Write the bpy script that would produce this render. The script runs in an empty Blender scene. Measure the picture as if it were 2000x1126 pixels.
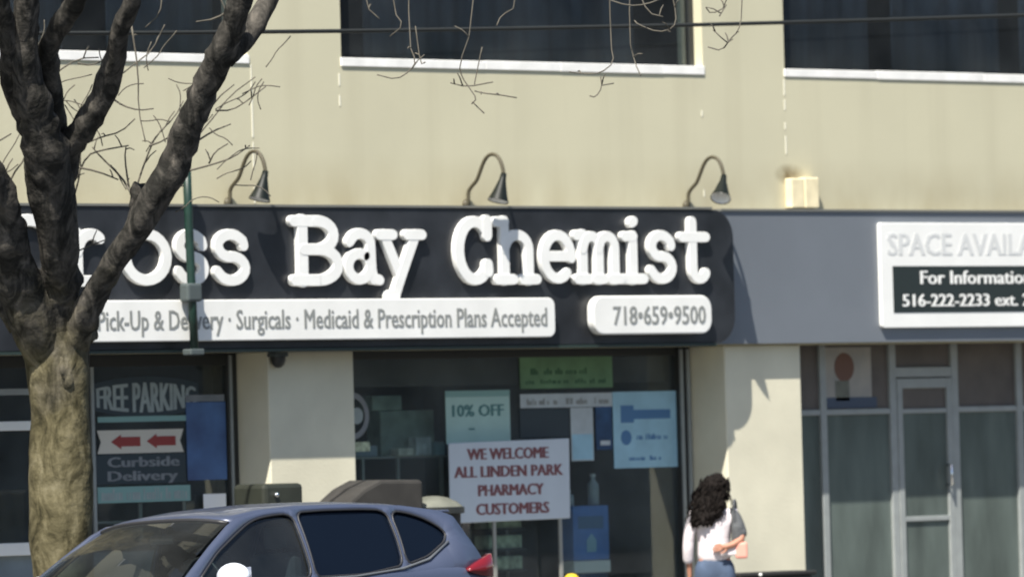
import bpy, bmesh, math, random
from mathutils import Vector, Matrix
from mathutils import noise as mnoise
R = math.radians
SC = bpy.context.scene
COL = SC.collection

# ------------------------------------------------------------------ camera
cam_d = bpy.data.cameras.new('camera')
cam = bpy.data.objects.new('camera', cam_d)
COL.objects.link(cam)
TH, ROLL, PITCH = R(45), R(1.55), R(1.262)
Fv = Vector((math.sin(TH)*math.cos(PITCH), math.cos(TH)*math.cos(PITCH), math.sin(PITCH)))
R0 = Vector((math.cos(TH), -math.sin(TH), 0))
U0 = R0.cross(Fv)
Rv = R0*math.cos(ROLL) - U0*math.sin(ROLL)
Uv = R0*math.sin(ROLL) + U0*math.cos(ROLL)
m = Matrix((Rv, Uv, -Fv)).transposed().to_4x4()
m.translation = Vector((-45.184, -45.184, 2.0))
cam.matrix_world = m
cam_d.sensor_width = 36
cam_d.lens = 36*14700/2000
cam_d.clip_end = 3000
cam_d.dof.use_dof = True
cam_d.dof.focus_distance = 50.0
cam_d.dof.aperture_fstop = 3.2
SC.camera = cam

# ------------------------------------------------------------------ light
SUN = Vector((-1.76, -1.0, 2.85)).normalized()
el = math.asin(SUN.z); az = math.atan2(SUN.x, SUN.y)
w = bpy.data.worlds.new('World'); SC.world = w; w.use_nodes = True
nt = w.node_tree
sky = nt.nodes.new('ShaderNodeTexSky'); sky.sky_type = 'NISHITA'; sky.sun_disc = False
sky.sun_elevation = el; sky.sun_rotation = az
bg = nt.nodes['Background']; bg.inputs[1].default_value = 0.080
nt.links.new(sky.outputs[0], bg.inputs[0])
ld = bpy.data.lights.new('sun', 'SUN'); ld.energy = 5.0; ld.angle = R(0.5); ld.color = (1, 0.95, 0.86)
lo = bpy.data.objects.new('sun', ld); COL.objects.link(lo)
lo.rotation_euler = SUN.to_track_quat('Z', 'Y').to_euler(); lo.location = (-20, -20, 30)
SC.view_settings.view_transform = 'Standard'; SC.view_settings.look = 'None'
SC.view_settings.gamma = 1; SC.view_settings.exposure = 0.84
SC.cycles.use_denoising = True
SC.cycles.max_bounces = 8
SC.cycles.transparent_max_bounces = 12

# ------------------------------------------------------------------ materials
def mat(name, col, rough=0.6, metal=0.0, var=0.0, scale=6.0, bump=0.0, bscale=40.0, col2=None, stretch=(1,1,1), spec=0.5, coat=0.0, emit=None):
    mt = bpy.data.materials.new(name); mt.use_nodes = True
    n = mt.node_tree; b = n.nodes['Principled BSDF']
    b.inputs['Roughness'].default_value = rough; b.inputs['Metallic'].default_value = metal
    b.inputs['Specular IOR Level'].default_value = spec
    b.inputs['Coat Weight'].default_value = coat
    c = (*col, 1); b.inputs['Base Color'].default_value = c
    if var > 0 or col2:
        tc = n.nodes.new('ShaderNodeTexCoord'); mp = n.nodes.new('ShaderNodeMapping')
        mp.inputs['Scale'].default_value = stretch
        n.links.new(tc.outputs['Object'], mp.inputs[0])
        nz = n.nodes.new('ShaderNodeTexNoise'); nz.inputs['Scale'].default_value = scale; nz.inputs['Detail'].default_value = 5
        n.links.new(mp.outputs[0], nz.inputs['Vector'])
        rp = n.nodes.new('ShaderNodeValToRGB')
        rp.color_ramp.elements[0].position = 0.3; rp.color_ramp.elements[1].position = 0.7
        if col2: a, d = (*col2, 1), c
        else: a, d = (*[x*(1-var) for x in col], 1), (*[min(1, x*(1+var)) for x in col], 1)
        rp.color_ramp.elements[0].color = a; rp.color_ramp.elements[1].color = d
        n.links.new(nz.outputs[0], rp.inputs[0]); n.links.new(rp.outputs[0], b.inputs['Base Color'])
    if bump > 0:
        tc = n.nodes.new('ShaderNodeTexCoord'); nz = n.nodes.new('ShaderNodeTexNoise'); nz.inputs['Scale'].default_value = bscale
        nz.inputs['Detail'].default_value = 4
        n.links.new(tc.outputs['Object'], nz.inputs['Vector'])
        bp = n.nodes.new('ShaderNodeBump'); bp.inputs['Strength'].default_value = bump; bp.inputs['Distance'].default_value = 0.02
        n.links.new(nz.outputs[0], bp.inputs['Height']); n.links.new(bp.outputs[0], b.inputs['Normal'])
    return mt

def glass(name, tint, gl=1.0, rough=0.015, haze=0):
    mt = bpy.data.materials.new(name); mt.use_nodes = True
    n = mt.node_tree; n.nodes.remove(n.nodes['Principled BSDF'])
    out = n.nodes['Material Output']
    t = n.nodes.new('ShaderNodeBsdfTransparent'); t.inputs[0].default_value = (*tint, 1)
    g = n.nodes.new('ShaderNodeBsdfGlossy'); g.inputs['Roughness'].default_value = rough; g.inputs[0].default_value = (gl, gl, gl, 1)
    lw = n.nodes.new('ShaderNodeLayerWeight'); lw.inputs[0].default_value = .5      # Schlick, the same from both sides of the pane
    pw = n.nodes.new('ShaderNodeMath'); pw.operation = 'POWER'; pw.inputs[1].default_value = 5
    n.links.new(lw.outputs['Facing'], pw.inputs[0])
    fr = n.nodes.new('ShaderNodeMath'); fr.operation = 'MULTIPLY_ADD'; fr.inputs[1].default_value = .95; fr.inputs[2].default_value = .045
    n.links.new(pw.outputs[0], fr.inputs[0])
    mx = n.nodes.new('ShaderNodeMixShader')
    n.links.new(fr.outputs[0], mx.inputs[0]); n.links.new(t.outputs[0], mx.inputs[1]); n.links.new(g.outputs[0], mx.inputs[2])
    last = mx
    if haze:
        df = n.nodes.new('ShaderNodeBsdfDiffuse'); df.inputs[0].default_value = (.50, .54, .55, 1)  # pale diffuse layer paints in the veil of reflections on the glass
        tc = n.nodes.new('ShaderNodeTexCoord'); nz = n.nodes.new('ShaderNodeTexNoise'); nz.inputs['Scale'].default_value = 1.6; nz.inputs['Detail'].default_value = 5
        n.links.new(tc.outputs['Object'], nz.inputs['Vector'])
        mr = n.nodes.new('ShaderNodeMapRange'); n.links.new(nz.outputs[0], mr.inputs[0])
        mr.inputs[1].default_value = .3; mr.inputs[2].default_value = .7; mr.inputs[3].default_value = haze*.3; mr.inputs[4].default_value = haze*1.7
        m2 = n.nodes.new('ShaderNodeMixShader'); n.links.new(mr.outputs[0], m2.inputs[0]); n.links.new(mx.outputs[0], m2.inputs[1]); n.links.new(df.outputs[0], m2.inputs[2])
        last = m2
    n.links.new(last.outputs[0], out.inputs[0])
    return mt

def stucco(name, col, dirt, streak=0.12):
    """painted render: patchy tone, faint vertical rain streaks, grime along the lower edge of the band"""
    mt = mat(name, col, 0.85, bump=0.04, bscale=25, spec=0.2)
    n = mt.node_tree; b = n.nodes['Principled BSDF']
    tc = n.nodes.new('ShaderNodeTexCoord')
    def nz(sc, st, det=4):
        mp = n.nodes.new('ShaderNodeMapping'); mp.inputs['Scale'].default_value = st
        n.links.new(tc.outputs['Object'], mp.inputs[0])
        t = n.nodes.new('ShaderNodeTexNoise'); t.inputs['Scale'].default_value = sc; t.inputs['Detail'].default_value = det
        n.links.new(mp.outputs[0], t.inputs['Vector']); return t
    def mixc(fac, a, c2):
        x = n.nodes.new('ShaderNodeMix'); x.data_type = 'RGBA'
        n.links.new(fac, x.inputs[0])
        if isinstance(a, tuple): x.inputs[6].default_value = (*a, 1)
        else: n.links.new(a, x.inputs[6])
        x.inputs[7].default_value = (*c2, 1)
        return x.outputs[2]
    def rng(src, a, c, lo, hi):
        x = n.nodes.new('ShaderNodeMapRange'); n.links.new(src, x.inputs[0])
        x.inputs[1].default_value = a; x.inputs[2].default_value = c; x.inputs[3].default_value = lo; x.inputs[4].default_value = hi
        return x.outputs[0]
    c1 = mixc(rng(nz(0.9, (1,1,1)).outputs[0], .35, .7, 0, .5), col, tuple(x*.86 for x in col))
    c2 = mixc(rng(nz(3.0, (1,1,.07)).outputs[0], .5, .75, 0, streak*3), c1, tuple(x*.72 for x in dirt))
    if dirt:
        sep = n.nodes.new('ShaderNodeSeparateXYZ'); n.links.new(tc.outputs['Object'], sep.inputs[0])
        edge = rng(sep.outputs[2], 4.09, 4.55, 1, 0)
        mul = n.nodes.new('ShaderNodeMath'); mul.operation = 'MULTIPLY'
        n.links.new(edge, mul.inputs[0]); n.links.new(rng(nz(2.2, (1,1,.5)).outputs[0], .3, .65, .1, .75), mul.inputs[1])
        c2 = mixc(mul.outputs[0], c2, dirt)
        dv = n.nodes.new('ShaderNodeVectorMath'); dv.operation = 'DISTANCE'; dv.inputs[1].default_value = (3.50, 0, 8.80)
        sc = n.nodes.new('ShaderNodeMapping'); sc.inputs['Scale'].default_value = (1, 0, 2); n.links.new(tc.outputs['Object'], sc.inputs[0]); n.links.new(sc.outputs[0], dv.inputs[0])
        spot = rng(dv.outputs['Value'], .05, .21, 1, 0)
        m2 = n.nodes.new('ShaderNodeMath'); m2.operation = 'MULTIPLY'; n.links.new(spot, m2.inputs[0])
        n.links.new(rng(nz(7, (1,1,1)).outputs[0], .35, .6, .35, 1), m2.inputs[1])
        c2 = mixc(m2.outputs[0], c2, (.15, .115, .06))
    n.links.new(c2, b.inputs['Base Color'])
    return mt

M = {}
M['stucco'] = stucco('cream_stucco', (0.57, 0.54, 0.39), (0.38, 0.33, 0.21), .05)
M['pillar'] = mat('cream_paint', (0.655, 0.622, 0.485), 0.8, var=.07, scale=2.2, bump=.1, spec=.2)
M['white'] = mat('white_paint', (0.82, 0.82, 0.79), 0.5, var=.04, scale=3)
M['sill'] = mat('white_sill', (0.85, 0.84, 0.80), 0.5, var=.10, scale=5)
M['caulk'] = mat('white_caulk', (0.76, 0.74, 0.62), 0.7)
M['alu'] = mat('aluminium_frame', (0.28, 0.30, 0.295), 0.45, 0.0, var=.08, scale=8)
M['darkframe'] = mat('dark_frame', (0.025, 0.027, 0.026), 0.5)
M['glass'] = glass('shop_glass', (0.78, 0.84, 0.84), haze=.045)
M['upglass'] = glass('upper_glass', (0.55, 0.60, 0.64), haze=.018)
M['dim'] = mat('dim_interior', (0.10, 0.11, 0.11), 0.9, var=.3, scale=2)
M['brownboard'] = mat('brown_board', (0.10, 0.085, 0.075), 0.6, var=.25, scale=3)
M['filmdark'] = mat('dusty_dark_glass', (0.096, 0.118, 0.108), 0.14, var=.34, scale=3.0, spec=.5, stretch=(1,1,.3))
M['fascia'] = mat('grey_metal_panel', (0.162, 0.180, 0.204), 0.45, 0.1, var=.06, scale=1.2)
M['signblack'] = mat('black_sign_face', (0.020, 0.022, 0.026), 0.35, var=.5, scale=2.5)
M['capgrey'] = mat('grey_flashing', (0.20, 0.20, 0.18), 0.5, 0.3)
M['letter'] = mat('white_acrylic', (0.83, 0.83, 0.80), 0.4, var=.04, scale=6)
M['strip'] = mat('white_sign_strip', (0.80, 0.80, 0.77), 0.4, var=.05, scale=3)
M['striptext'] = mat('grey_lettering', (0.24, 0.25, 0.24), 0.6)
M['leasedark'] = mat('black_green_vinyl', (0.018, 0.026, 0.025), 0.45)
M['leasegrey'] = mat('pale_grey_lettering', (0.63, 0.64, 0.63), 0.6)
M['lampdark'] = mat('dark_green_enamel', (0.006, 0.009, 0.007), 0.5, spec=.3)
M['lamparm'] = mat('bronze_tube', (0.075, 0.065, 0.040), 0.6, 0.1)
M['lampin'] = mat('white_reflector', (0.85, 0.85, 0.83), 0.25, 0.0)
M['box'] = mat('cream_box_paint', (0.80, 0.70, 0.46), 0.6, var=.12, scale=9)
M['stain'] = mat('brown_stain', (0.17, 0.13, 0.075), 0.9, var=.4, scale=20)
M['asphalt'] = mat('asphalt', (0.05, 0.05, 0.052), 0.9, var=.25, scale=2, bump=.3, bscale=90)
M['concrete'] = mat('concrete', (0.19, 0.185, 0.17), 0.85, var=.15, scale=1.5, bump=.2)
M['teal'] = mat('teal_poster', (0.40, 0.58, 0.54), 0.5, var=.06, scale=4)
M['tealtext'] = mat('dark_teal_ink', (0.08, 0.20, 0.20), 0.6)
M['tealdk'] = mat('mid_teal_card', (0.22, 0.38, 0.36), 0.5)
M['green'] = mat('green_banner', (0.12, 0.23, 0.12), 0.6, var=.2, scale=5)
M['greentext'] = mat('dark_green_ink', (0.035, 0.10, 0.05), 0.6)
M['paper'] = mat('pale_paper', (0.45, 0.50, 0.52), 0.6, var=.08, scale=9)
M['ltblue'] = mat('pale_blue_poster', (0.32, 0.53, 0.64), 0.5, var=.12, scale=4)
M['midblue'] = mat('mid_blue_ink', (0.08, 0.19, 0.36), 0.6)
M['navy'] = mat('navy_print', (0.02, 0.06, 0.14), 0.5, var=.4, scale=6)
M['blue'] = mat('blue_board', (0.09, 0.24, 0.62), 0.5, var=.2, scale=4)
M['blueposter'] = mat('royal_blue_poster', (0.095, 0.19, 0.40), 0.5, col2=(0.05, 0.085, 0.19), scale=3)
M['board'] = mat('white_board', (0.56, 0.61, 0.66), 0.55, var=.04, scale=3)
M['redink'] = mat('brick_red_ink', (0.20, 0.068, 0.072), 0.6)
M['redarrow'] = mat('red_arrow_ink', (0.30, 0.045, 0.04), 0.6)
M['arrowpaper'] = mat('cream_arrow_card', (0.62, 0.58, 0.50), 0.6)
M['vinyl'] = mat('pale_window_vinyl', (0.31, 0.36, 0.36), 0.6, var=.15, scale=8)
M['vinylgrey'] = mat('grey_window_vinyl', (0.21, 0.225, 0.24), 0.6, var=.15, scale=8)
M['slate'] = mat('slate_backing', (0.03, 0.045, 0.055), 0.4)
M['yellow'] = mat('yellow_paint', (0.65, 0.48, 0.03), 0.5, var=.1)
M['galv'] = mat('galvanised_steel', (0.36, 0.36, 0.33), 0.5, 0.4)
M['packs'] = mat('pale_green_packs', (0.42, 0.48, 0.34), 0.6, var=.5, scale=14)
M['carton'] = mat('grey_green_carton', (0.30, 0.36, 0.30), 0.7, var=.3, scale=7)
M['bark'] = None
M['carpaint'] = mat('slate_blue_paint', (0.062, 0.076, 0.122), 0.33, 0.2, var=.04, scale=3, coat=.6)
M['cartrim'] = mat('black_trim', (0.02, 0.02, 0.022), 0.5)
M['cargrey'] = mat('grey_seal', (0.15, 0.16, 0.17), 0.4, .3)
M['carglass'] = mat('privacy_glass', (0.004, 0.007, 0.014), 0.08, spec=.13)
M['carclear'] = glass('car_glass', (0.42, 0.50, 0.50), haze=.022)
M['seat'] = mat('grey_seat', (0.05, 0.055, 0.065), 0.8)
M['tail'] = mat('red_lens', (0.16, 0.008, 0.012), 0.15, coat=.5)
M['taildk'] = mat('dark_red_lens', (0.10, 0.008, 0.010), 0.12)
M['chrome'] = mat('chrome', (0.75, 0.76, 0.78), 0.12, 1)
M['mirrorcap'] = mat('sun_glare_mirror_cap', (0.78, 0.82, 0.90), 0.2, 0.0, coat=1)  # sun glare on the housing put into a near-white base colour
M['rubber'] = mat('rubber', (0.015, 0.015, 0.015), 0.85)
M['lens'] = mat('headlight_lens', (0.6, 0.62, 0.65), 0.1)
M['olive'] = mat('olive_drab_paint', (0.024, 0.027, 0.019), 0.55, var=.25, scale=4)
M['umber'] = mat('dark_brown_canvas', (0.030, 0.028, 0.025), 0.85, var=.25, scale=6)
M['palelid'] = mat('pale_lid', (0.13, 0.135, 0.11), 0.6, var=.2, scale=9)
M['darkgreen'] = mat('bottle_green_pipe', (0.008, 0.030, 0.022), 0.45, var=.4, scale=7)
M['clamp'] = mat('weathered_clamp', (0.09, 0.11, 0.11), 0.6, .3)
M['cable'] = mat('black_cable', (0.012, 0.014, 0.013), 0.7)
M['skin'] = mat('skin', (0.42, 0.20, 0.13), 0.55, var=.05)
M['hair'] = mat('dark_hair', (0.011, 0.0085, 0.0075), 0.75, var=.5, scale=25, bump=.6, bscale=50, spec=.12)
M['shirt'] = mat('white_cotton', (0.70, 0.64, 0.655), 0.85, bump=.4, bscale=14)
M['cardigan'] = mat('grey_knit', (0.085, 0.09, 0.095), 0.9, var=.15, scale=20, bump=.4, bscale=60)
M['denim'] = mat('blue_denim', (0.065, 0.095, 0.155), 0.85, var=.25, scale=9)
M['coral'] = mat('coral_fabric', (0.78, 0.33, 0.26), 0.8, var=.1)
M['shoe'] = mat('black_shoe', (0.02, 0.02, 0.02), 0.6)
M['brick'] = mat('pale_brick', (0.34, 0.31, 0.28), 0.85, var=.3, scale=8)
M['curtain'] = mat('slate_curtain', (0.20, 0.225, 0.26), 0.9, var=.35, scale=2.2, stretch=(3,1,.15))
M['eye'] = mat('eye_white', (.7,.7,.68), .3)
M['lip'] = mat('lip', (.35,.12,.10), .5)

def bark_mat():
    mt = mat('bark', (0.1, 0.1, 0.1), 0.9, bump=1.0, bscale=11, spec=.15)
    n = mt.node_tree; b = n.nodes['Principled BSDF']
    tc = n.nodes.new('ShaderNodeTexCoord')
    sep = n.nodes.new('ShaderNodeSeparateXYZ'); n.links.new(tc.outputs['Object'], sep.inputs[0])
    n1 = n.nodes.new('ShaderNodeTexNoise'); n1.inputs['Scale'].default_value = 3.2; n1.inputs['Detail'].default_value = 5
    n.links.new(tc.outputs['Object'], n1.inputs['Vector'])
    mp = n.nodes.new('ShaderNodeMapping'); mp.inputs['Scale'].default_value = (1, 1, .55); n.links.new(tc.outputs['Object'], mp.inputs[0])
    n2 = n.nodes.new('ShaderNodeTexNoise'); n2.inputs['Scale'].default_value = 6.5; n2.inputs['Detail'].default_value = 8; n2.inputs['Roughness'].default_value = .68; n2.inputs['Distortion'].default_value = .8
    n.links.new(mp.outputs[0], n2.inputs['Vector'])
    # upper limbs' shade put into the colour: dark above tan, border ragged
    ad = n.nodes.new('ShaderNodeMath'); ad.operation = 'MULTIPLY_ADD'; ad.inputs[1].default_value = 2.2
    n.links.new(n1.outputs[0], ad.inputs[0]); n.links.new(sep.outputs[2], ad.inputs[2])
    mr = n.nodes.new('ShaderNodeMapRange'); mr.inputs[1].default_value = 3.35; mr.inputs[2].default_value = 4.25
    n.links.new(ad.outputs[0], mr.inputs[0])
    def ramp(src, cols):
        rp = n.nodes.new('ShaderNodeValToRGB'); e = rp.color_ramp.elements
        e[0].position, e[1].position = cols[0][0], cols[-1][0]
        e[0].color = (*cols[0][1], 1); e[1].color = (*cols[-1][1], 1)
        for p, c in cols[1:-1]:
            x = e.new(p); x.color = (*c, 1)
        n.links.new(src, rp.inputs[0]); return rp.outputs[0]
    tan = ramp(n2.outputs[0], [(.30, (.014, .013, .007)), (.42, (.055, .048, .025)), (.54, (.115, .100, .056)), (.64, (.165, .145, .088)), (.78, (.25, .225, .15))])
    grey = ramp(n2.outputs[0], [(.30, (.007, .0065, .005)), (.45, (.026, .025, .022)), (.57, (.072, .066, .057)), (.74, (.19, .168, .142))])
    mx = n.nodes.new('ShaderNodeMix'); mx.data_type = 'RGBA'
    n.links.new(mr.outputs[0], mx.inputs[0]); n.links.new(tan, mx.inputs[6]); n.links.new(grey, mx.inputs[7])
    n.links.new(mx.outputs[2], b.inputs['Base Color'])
    return mt
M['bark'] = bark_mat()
M['twig'] = mat('twig_bark', (0.105, 0.095, 0.075), 0.9, var=.3, scale=8)

# ------------------------------------------------------------------ mesh helpers
class MB:
    def __init__(s): s.v = []; s.f = []
    def add(s, vs, fs):
        o = len(s.v); s.v += [tuple(p) for p in vs]; s.f += [tuple(i+o for i in f) for f in fs]; return s
    def box(s, x0, x1, y0, y1, z0, z1):
        v = [(x, y, z) for z in (z0, z1) for y in (y0, y1) for x in (x0, x1)]
        return s.add(v, [(0,2,3,1), (4,5,7,6), (0,1,5,4), (2,6,7,3), (0,4,6,2), (1,3,7,5)])
    def prism(s, poly, y0, y1):
        """polygon in x,z extruded along y (y0 = front)"""
        n = len(poly)
        v = [(x, y0, z) for x, z in poly] + [(x, y1, z) for x, z in poly]
        f = [tuple(range(n)), tuple(range(2*n-1, n-1, -1))]
        f += [(i, i+n, (i+1) % n+n, (i+1) % n) for i in range(n)]
        return s.add(v, f)
    def tube(s, pts, radii, seg=10, cap=True, wob=0, seed=0, flat=None):
        pts = [Vector(p) for p in pts]; n = len(pts)
        if not hasattr(radii, '__len__'): radii = [radii]*n
        t0 = (pts[1]-pts[0]).normalized()
        a = t0.orthogonal().normalized(); rings = []
        for i, p in enumerate(pts):
            t = (pts[min(i+1, n-1)] - pts[max(i-1, 0)]).normalized()
            a = (a - t*a.dot(t)).normalized(); b = t.cross(a)
            ring = []
            for k in range(seg):
                an = 2*math.pi*k/seg
                d = a*math.cos(an) + b*math.sin(an)
                r = radii[i]
                q = p + d*r
                if wob:
                    q = p + d*r*(1 + wob*mnoise.noise(q*(0.55/max(r, .05)) + Vector((seed, 0, 0))) + wob*.5*mnoise.noise(q*(1.6/max(r, .05)) + Vector((0, seed, 0))))
                ring.append(q)
            rings.append(ring)
        v = [q for r_ in rings for q in r_]; f = []
        for i in range(n-1):
            for k in range(seg):
                k2 = (k+1) % seg
                f.append((i*seg+k, i*seg+k2, (i+1)*seg+k2, (i+1)*seg+k))
        if cap: f += [tuple(range(seg-1, -1, -1)), tuple(range((n-1)*seg, n*seg))]
        return s.add(v, f)
    def lathe(s, prof, c=(0,0,0), axis=None, seg=24):
        """profile (r, h) turned round an axis"""
        ax = Vector(axis or (0,0,1)).normalized(); a = ax.orthogonal().normalized(); b = ax.cross(a); c = Vector(c)
        v = []; f = []; n = len(prof)
        for r, h in prof:
            for k in range(seg):
                an = 2*math.pi*k/seg
                v.append(c + ax*h + (a*math.cos(an)+b*math.sin(an))*max(r, 1e-4))
        for i in range(n-1):
            for k in range(seg):
                k2 = (k+1) % seg
                f.append((i*seg+k, i*seg+k2, (i+1)*seg+k2, (i+1)*seg+k))
        return s.add(v, f)
    def ball(s, c, r, sub=2, nz=0, seed=0, sc=(1,1,1)):
        bm = bmesh.new(); bmesh.ops.create_icosphere(bm, subdivisions=sub, radius=1)
        vs = []
        for v in bm.verts:
            p = v.co.copy(); k = 1 + nz*mnoise.noise(p*1.7 + Vector((seed, seed*.7, 0)))
            vs.append((c[0]+p.x*r*sc[0]*k, c[1]+p.y*r*sc[1]*k, c[2]+p.z*r*sc[2]*k))
        fs = [tuple(v.index for v in f.verts) for f in bm.faces]; bm.free()
        return s.add(vs, fs)
    def build(s, name, material, parent=None, smooth=False, bevel=0, auto=False):
        me = bpy.data.meshes.new(name); me.from_pydata(s.v, [], s.f); me.update()
        bm = bmesh.new(); bm.from_mesh(me); bmesh.ops.recalc_face_normals(bm, faces=bm.faces); bm.to_mesh(me); bm.free()
        return link_mesh(name, me, material, parent, smooth, bevel, auto)

def link_mesh(name, me, material, parent=None, smooth=False, bevel=0, auto=False):
    o = bpy.data.objects.new(name, me); COL.objects.link(o)
    for mm in (material if isinstance(material, (list, tuple)) else [material]): me.materials.append(mm)
    if smooth or auto:
        for p in me.polygons: p.use_smooth = True
        if auto:
            bm = bmesh.new(); bm.from_mesh(me)
            for e in bm.edges:
                if len(e.link_faces) == 2 and e.calc_face_angle(0) > R(35): e.smooth = False
            bm.to_mesh(me); bm.free()
    if bevel:
        bv = o.modifiers.new('bevel', 'BEVEL'); bv.width = bevel; bv.segments = 2; bv.limit_method = 'ANGLE'
    if parent: o.parent = parent
    return o

def thing(name, label, cat, loc=(0,0,0), rz=0, group=None):
    o = bpy.data.objects.new(name, None); COL.objects.link(o); o.location = loc; o.rotation_euler = (0, 0, rz)
    o.empty_display_size = .2
    return tag(o, label, cat, group)
def tag(o, label, cat, group=None):
    o['label'] = label; o['category'] = cat
    if group: o['group'] = group
    return o
def struct(o): o['kind'] = 'structure'; return o

def rrect(x0, x1, z0, z1, r, n=6, corners=(1,1,1,1)):
    """rounded rectangle, corners in order bl, br, tr, tl"""
    P = []
    for (cx, cz, a0, on, px, pz) in ((x0+r, z0+r, 180, corners[0], x0, z0), (x1-r, z0+r, 270, corners[1], x1, z0), (x1-r, z1-r, 0, corners[2], x1, z1), (x0+r, z1-r, 90, corners[3], x0, z1)):
        if not on: P.append((px, pz)); continue
        for k in range(n+1):
            a = R(a0 + 90*k/n); P.append((cx + r*math.cos(a), cz + r*math.sin(a)))
    return P

def text(s, x0, x1, zb, cap, y, fat=0.0, ext=.002, warp=None):
    """a line of lettering standing in the x,z plane, cap height and width given, returns an MB"""
    cu = bpy.data.curves.new('t', 'FONT'); cu.body = s; cu.size = 1; cu.extrude = .5; cu.resolution_u = 2
    ob = bpy.data.objects.new('t', cu); COL.objects.link(ob)
    dg = bpy.context.evaluated_depsgraph_get(); dg.update()
    me = bpy.data.meshes.new_from_object(ob.evaluated_get(dg))
    xs = [v.co.x for v in me.vertices]; a, b = min(xs), max(xs)
    k = (x1-x0)/(b-a); kz = cap/0.73
    b_ = MB()
    for q, dx in enumerate((0, -fat, fat) if fat else (0,)):
        vs = []
        for v in me.vertices:
            X = x0 + (v.co.x-a)*k + dx; Z = zb + v.co.y*kz
            if warp: X, Z = warp(X, Z)
            vs.append((X, y - (v.co.z+.5)*ext - .0004*q, Z))
        b_.add(vs, [tuple(p.vertices) for p in me.polygons])
    bpy.data.objects.remove(ob); bpy.data.curves.remove(cu); bpy.data.meshes.remove(me)
    return b_

def marks(x0, x1, z0, z1, y, n, rnd, ext=.002):
    """rows of illegible printed marks"""
    n = int(n*2.4); b = MB(); x = x0; wd = (x1-x0)/n
    for i in range(n):
        h = (z1-z0)*rnd.choice((.62, .66, .7, 1))
        if rnd.random() < .16: x += wd; continue
        b.box(x + wd*.08, x + wd*rnd.uniform(.45, .97), y-ext, y, z0, z0 + h)
        x += wd
    return b

# ------------------------------------------------------------------ ground
struct(MB().box(-400, 400, -400, -3.1, -.2, 0).build('road', M['asphalt']))
struct(MB().box(-400, 400, -2.95, 0.3, -.2, .13).build('sidewalk', M['concrete']))
struct(MB().box(-400, 400, -3.1, -2.95, -.2, .14).build('kerb', M['concrete'], bevel=.01))

# ------------------------------------------------------------------ building
BL = thing('shop_building', 'cream stucco two-storey corner shop building with recessed shopfronts between pillars', 'building', (0, 0, 0))
PIER = [(-13.8, -12.75), (-8.41, -7.36), (-3.0, -1.935), (2.43, 3.472), (7.83, 8.88), (13.2, 14.25)]
PIL = [(-13.75, -12.77), (-8.30, -7.33), (-2.86, -1.887), (2.605, 3.575), (8.03, 9.0), (13.4, 14.3)]
wb = MB()
wb.box(-13.8, 14.25, 0, .3, 2.90, 5.275)
for a, b in PIER: wb.box(a, b, 0, .3, 5.275, 7.3)
wb.box(-13.8, 14.25, 0, .3, 7.3, 8.6)
wb.box(-13.8, -13.5, .3, 9, 0, 8.6).box(13.95, 14.25, .3, 9, 0, 8.6).box(-13.5, 13.95, 8.7, 9, 0, 8.6)
wb.build('wall', M['stucco'], BL)
MB().box(-14, 14.4, -.12, 9.1, 8.6, 8.75).build('roof', M['capgrey'], BL)
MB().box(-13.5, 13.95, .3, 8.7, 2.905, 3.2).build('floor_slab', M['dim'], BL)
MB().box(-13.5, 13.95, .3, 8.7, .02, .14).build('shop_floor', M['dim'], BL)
for a, b in PIL:
    MB().box(a, b, 0, .62, .1, 2.90).build('pillar', M['pillar'], BL, bevel=.012)
# party walls and back wall of the shops
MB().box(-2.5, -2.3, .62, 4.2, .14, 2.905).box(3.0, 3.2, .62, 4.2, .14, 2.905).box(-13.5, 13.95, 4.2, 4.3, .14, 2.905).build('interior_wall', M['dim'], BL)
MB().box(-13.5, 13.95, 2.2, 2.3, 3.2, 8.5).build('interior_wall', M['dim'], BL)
for x, segs in ((-2.965, [(4.12, 4.25), (4.40, 4.62), (4.66, 4.98), (5.02, 5.26)]), (-1.965, [(4.93, 5.02), (5.1, 5.2)]), (3.462, [(4.58, 4.74), (4.80, 4.86), (4.97, 5.06), (5.10, 5.24)]), (2.40, [(4.2, 4.26), (4.9, 4.95)])):
    cb = MB(); rr = random.Random(int(x*100))
    for z0, z1 in segs:
        cb.box(x - .0065*rr.uniform(.5, 1.2), x + .0065*rr.uniform(.5, 1.2), -.004, .004, z0, z1)
    cb.build('caulk_joint', M['caulk'], BL)
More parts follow.
